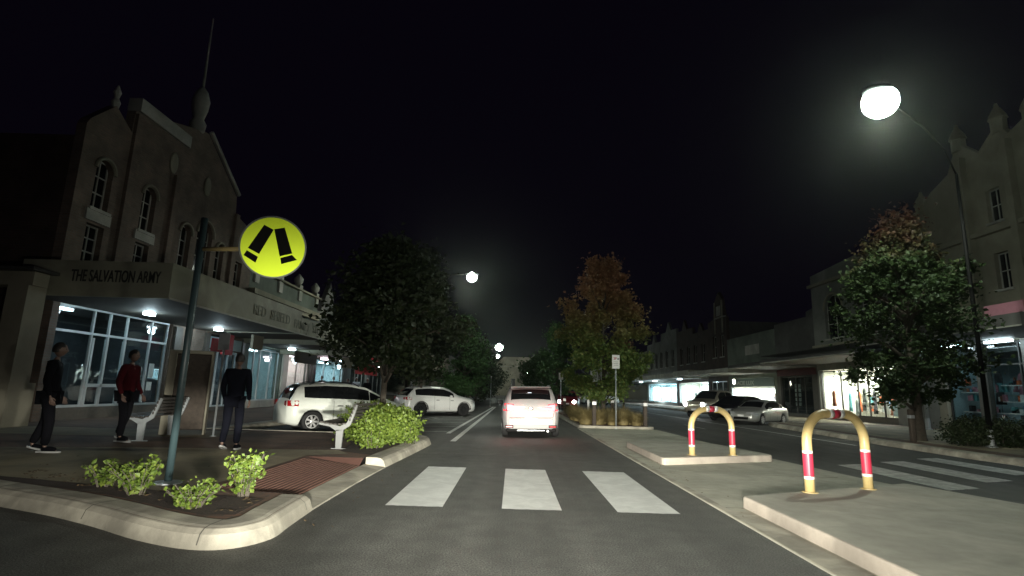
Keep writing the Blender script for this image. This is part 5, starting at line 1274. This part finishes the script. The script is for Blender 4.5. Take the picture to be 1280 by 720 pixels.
B.shop(44.45, 53.25, .5, 2.3, [50.9], 'alu', 'roomwhite', 2.6, None, riser='tilewall', lights=[(.8, 45, 50)], power=2600, pcol=(.95, 1, 1), ceil=2.5)
B.part('fascia_panel', 'tealsign', [(.04, -.02, 44.4, 53.3, 2.33, 3.05)]); lettering('TRACIE LUX', .5, 'textwhite', B.root, (20.955, 50.4, 2.68), '-x', width=4.6, depth=.004)
B.parts('hanging_sign', 'tubewarm', [(2.2, 2.3, 46.8, 47.0, 2.5, 2.9)]); aw = B.awning(43.92, 53.8, 3.9, 3.4, .1, fascia='trim', fh=.3)
B.part('sloping_canopy', 'rendergrey', [(1.0, 4.3, 44.2, 48.8, 3.35, 3.39)])
B = rb('dark shop building with tall peaked gable above its parapet', 53.82, 59., [(53.82, 9.3), (54.2, 9.4), (54.6, 10.4), (54.7, 11.2), (55.7, 12.1), (56.8, 11.2), (56.9, 10.4), (57.4, 9.4), (59., 9.2)], 'brickd', [(54.6, 55.6, 5.4, 7.6), (56.6, 57.6, 5.4, 7.6)], shops=[(54.2, 58.6, .15, 3.)])
B.shop(54.25, 58.55, .5, 2.95, [55.6, 57.2], 'alu', 'roomdark', 3, None, riser='tilewall', power=10, pcol=(.8, .95, 1))
B.parts('pilaster', 'render', [(.1, -.02, 54.6, 54.8, 7.8, 11.1), (.1, -.02, 56.6, 56.8, 7.8, 11.1)]); B.part('gable_panel', 'trim', [(.05, -.02, 55.2, 56.2, 9.6, 10.6)]); B.parts('cornice', 'trim', [(.25, -.02, 53.82, 56.4, 9.3, 9.4)]); B.awning(53.82, 59, 3.9, 3.4, .1)
B = rb('dark row building with shallow arches, near the tower building', 59.02, 70.5, [(59.02, 8.6), (60.6, 8.6), (61.5, 9.6), (62.4, 8.6), (64, 8.6), (64.1, 9.4), (66.4, 9.4), (67.3, 10.7), (68.2, 9.4), (70.5, 9.4)], 'brickd', [(60.2+2.6*i, 61.2+2.6*i, 5.2, 7.2) for i in range(4)], shops=[(59.4, 70.1, .15, 3.)])
B.shop(59.45, 70.05, .5, 2.9, [62, 65, 67.6], 'alu', 'roomwhite', 2.6, None, riser='tilewall', power=1900, pcol=(.78, .95, 1), lights=[(.9, 60, 64)]); B.awning(59.02, 70.5, 3.9, 3.3, .1); B.light_box(2., 63, 3.3, .3, power=60)
B.garments([(.9, 61, .6, 1.3, .9, 'cloth3'), (.9, 66.3, .6, 1.3, .9, 'cloth3')])
B = rb('pale row building with bright bluish shop windows left of the pickup', 70.52, 86., [(70.52, 10.), (73, 10.), (74.2, 11.3), (75.4, 10.), (78, 10.), (78.1, 9.), (81, 9.), (82, 10.3), (83, 9.), (86., 9.)], 'rendergrey', [(71.8+2.8*i, 72.9+2.8*i, 5.2, 7.4) for i in range(5)], shops=[(71, 85.6, .15, 3.)])
B.shop(71.05, 85.55, .5, 2.9, [74, 77, 78.4, 81.5, 83.5], 'alu', 'roomblue', 2.6, None, riser='tilewall', power=2300, pcol=(.7, .92, 1), lights=[(.9, 72, 76)]); B.awning(70.52, 86, 3.9, 3.3, .1); B.light_box(2., 74, 3.3, .3, power=70); B.light_box(2., 82, 3.3, .3, power=70)
B.part('light_box', 'tube', [(.6, .5, 77.2, 80.2, .7, 2.5)])
for i, (a, c_, hh) in enumerate(((86.02, 104, 8.2), (104.02, 150, 7.6))):
    B = rb(['long dim building farther down the right side behind the maple', 'farthest low building on the right side'][i], a, c_, hh, 'rendergrey', [(a+1.5+3*k, a+2.6+3*k, 4.8, 6.6) for k in range(int((c_-a-3)/3))], shops=[(a+.5, c_-.5, .5, 3.)], bars=(0, 1))
    B.part('shopfront_glass', 'darkpane', [(-.25, -.28, a+.5, c_-.5, .5, 3.)]); B.awning(a, c_, 3.9, 3.3, .1)
# far hall closing the street
mbh = thing('far_hall', 'pale flat-topped hall wall rising above the far end of the street', 'building', (2, 172, 0))
MB().rings([[(-8, 0, 0), (8.5, 0, 0), (8.5, 14, 0), (-8, 14, 0)], [(-8, 0, 9), (8.5, 0, 9), (8.5, 14, 9), (-8, 14, 9)], [(-5.2, 0, 11.9), (5.6, 0, 12.), (5.6, 14, 12.), (-5.2, 14, 11.9)]]).build('wall', 'render', mbh)
MB().box(-8.4, 8.9, -.4, 14, 8.9, 8.98).build('eave', 'trim', mbh)
for i, x in enumerate((-6, -2, 2, 6)): MB().box(x-.6, x+.6, -.06, -.01, 3, 5.2).build('window', 'darkpane', mbh)
# ------------------------------------------------------------------ light, sky, camera
l = bpy.data.lights.new('far_street_light', 'POINT'); l.energy = 2500; l.color = (.95, 1, .85); l.shadow_soft_size = .4
lo = bpy.data.objects.new('far_street_light', l); C.objects.link(lo); lo.location = (6, 150, 8)
w = bpy.data.worlds.new('World'); sc.world = w; w.use_nodes = True
nt = w.node_tree; bg = nt.nodes['Background']; sky = nt.nodes.new('ShaderNodeTexSky'); sky.sky_type = 'NISHITA'; sky.sun_disc = False
sky.sun_elevation = math.radians(-4); sky.sun_rotation = math.radians(200)
bg2 = nt.nodes.new('ShaderNodeBackground'); bg2.inputs[0].default_value = (.0012, .0008, .0022, 1); bg2.inputs[1].default_value = 1.
ad = nt.nodes.new('ShaderNodeAddShader'); nt.links.new(sky.outputs[0], bg.inputs[0]); bg.inputs[1].default_value = .0012
nt.links.new(bg.outputs[0], ad.inputs[0]); nt.links.new(bg2.outputs[0], ad.inputs[1]); nt.links.new(ad.outputs[0], nt.nodes['World Output'].inputs[0])
# headlamps of the car the picture is taken from: dipped beams, sharp cut-off above, weak spill outside
def beam(l, side_deg, cut_deg, spill, low_deg):
    l.use_nodes = True; nt = l.node_tree; N, Lk = nt.nodes, nt.links; em = N['Emission']
    tc = N.new('ShaderNodeTexCoord'); sp = N.new('ShaderNodeSeparateXYZ'); Lk.new(tc.outputs['Normal'], sp.inputs[0])
    def m(op, a, b=None, c=None):
        q = N.new('ShaderNodeMath'); q.operation = op
        for i, v in enumerate((a, b, c)):
            if v is None: continue
            if isinstance(v, (int, float)): q.inputs[i].default_value = v
            else: Lk.new(v, q.inputs[i])
        return q.outputs[0]
    az = m('ARCTAN2', sp.outputs['X'], m('ABSOLUTE', sp.outputs['Z'])); el = m('ARCSINE', sp.outputs['Y'])
    g = lambda v, s: m('EXPONENT', m('MULTIPLY', m('POWER', m('ABSOLUTE', m('DIVIDE', v, math.radians(s))), 2), -1))
    cut = m('SUBTRACT', 1, m('SMOOTH_MIN', 1, m('MAXIMUM', 0, m('DIVIDE', m('SUBTRACT', el, math.radians(cut_deg-1.2)), math.radians(2.4))), .2))
    low = m('DIVIDE', 1, m('ADD', 1, m('POWER', m('DIVIDE', m('ABSOLUTE', m('MINIMUM', el, 0)), math.radians(low_deg)), 2.6)))
    main = m('MULTIPLY', m('MULTIPLY', g(az, side_deg), cut), low)
    sp2 = m('MULTIPLY', m('MULTIPLY', g(az, 38), g(el, 17)), spill)
    Lk.new(m('ADD', main, sp2), em.inputs['Strength'])
for sx in (-.62, .62):
    l = bpy.data.lights.new('headlamp', 'SPOT'); l.energy = 8600; l.spot_size = math.radians(150); l.spot_blend = .3; l.color = (1., .97, .86); l.shadow_soft_size = .07
    beam(l, 33, 1.2, .1, 5.2)
    o = bpy.data.objects.new('headlamp', l); C.objects.link(o); o.location = (sx+.1, 1.2, .72); o.rotation_euler = Vector((0.02, 1, 0)).to_track_quat('-Z', 'Y').to_euler()
# the brake lamps of the car ahead throw a little red on the road
for sx in (-.12, 1.26):
    l = bpy.data.lights.new('brake_light', 'POINT'); l.energy = 5; l.color = (1, .06, .06); l.shadow_soft_size = .08
    o = bpy.data.objects.new('brake_light', l); C.objects.link(o); o.location = (sx, 16.55, .88)
# thin scattering volume added to imitate lens bloom round the lamps
hz = MB().box(-301, 301, -61, 421, -1.03, 21).build('bloom_haze', 'earth'); hz['kind'] = 'stuff'
m = bpy.data.materials.new('bloom_haze'); m.use_nodes = True; N = m.node_tree.nodes; N.clear(); o = N.new('ShaderNodeOutputMaterial'); v = N.new('ShaderNodeVolumePrincipled')
v.inputs['Density'].default_value = .0003; v.inputs['Color'].default_value = (.85, .95, .88, 1); v.inputs['Anisotropy'].default_value = .88
m.node_tree.links.new(v.outputs[0], o.inputs['Volume']); hz.data.materials.clear(); hz.data.materials.append(m)
cam = bpy.data.cameras.new('camera'); cam.lens = 680/1280*36; cam.sensor_width = 36; cam.clip_end = 3000; cam.clip_start = .05
co = bpy.data.objects.new('camera', cam); C.objects.link(co); sc.camera = co
PITCH = math.atan(129/680); YAW = math.radians(.4); ROLL = math.radians(1.7)
f = Vector((-math.sin(YAW)*math.cos(PITCH), math.cos(YAW)*math.cos(PITCH), math.sin(PITCH))); r = Vector((math.cos(YAW), math.sin(YAW), 0)); u = r.cross(f)
r2 = r*math.cos(ROLL)+u*math.sin(ROLL); u2 = u*math.cos(ROLL)-r*math.sin(ROLL)
co.matrix_world = Matrix(((r2.x, u2.x, -f.x, 0), (r2.y, u2.y, -f.y, 0), (r2.z, u2.z, -f.z, 1.35), (0, 0, 0, 1)))
sc.render.engine = 'CYCLES'
sc.render.resolution_x = 1024; sc.render.resolution_y = 576
sc.view_settings.view_transform = 'Standard'; sc.view_settings.look = 'None'; sc.view_settings.exposure = .42; sc.view_settings.gamma = 1
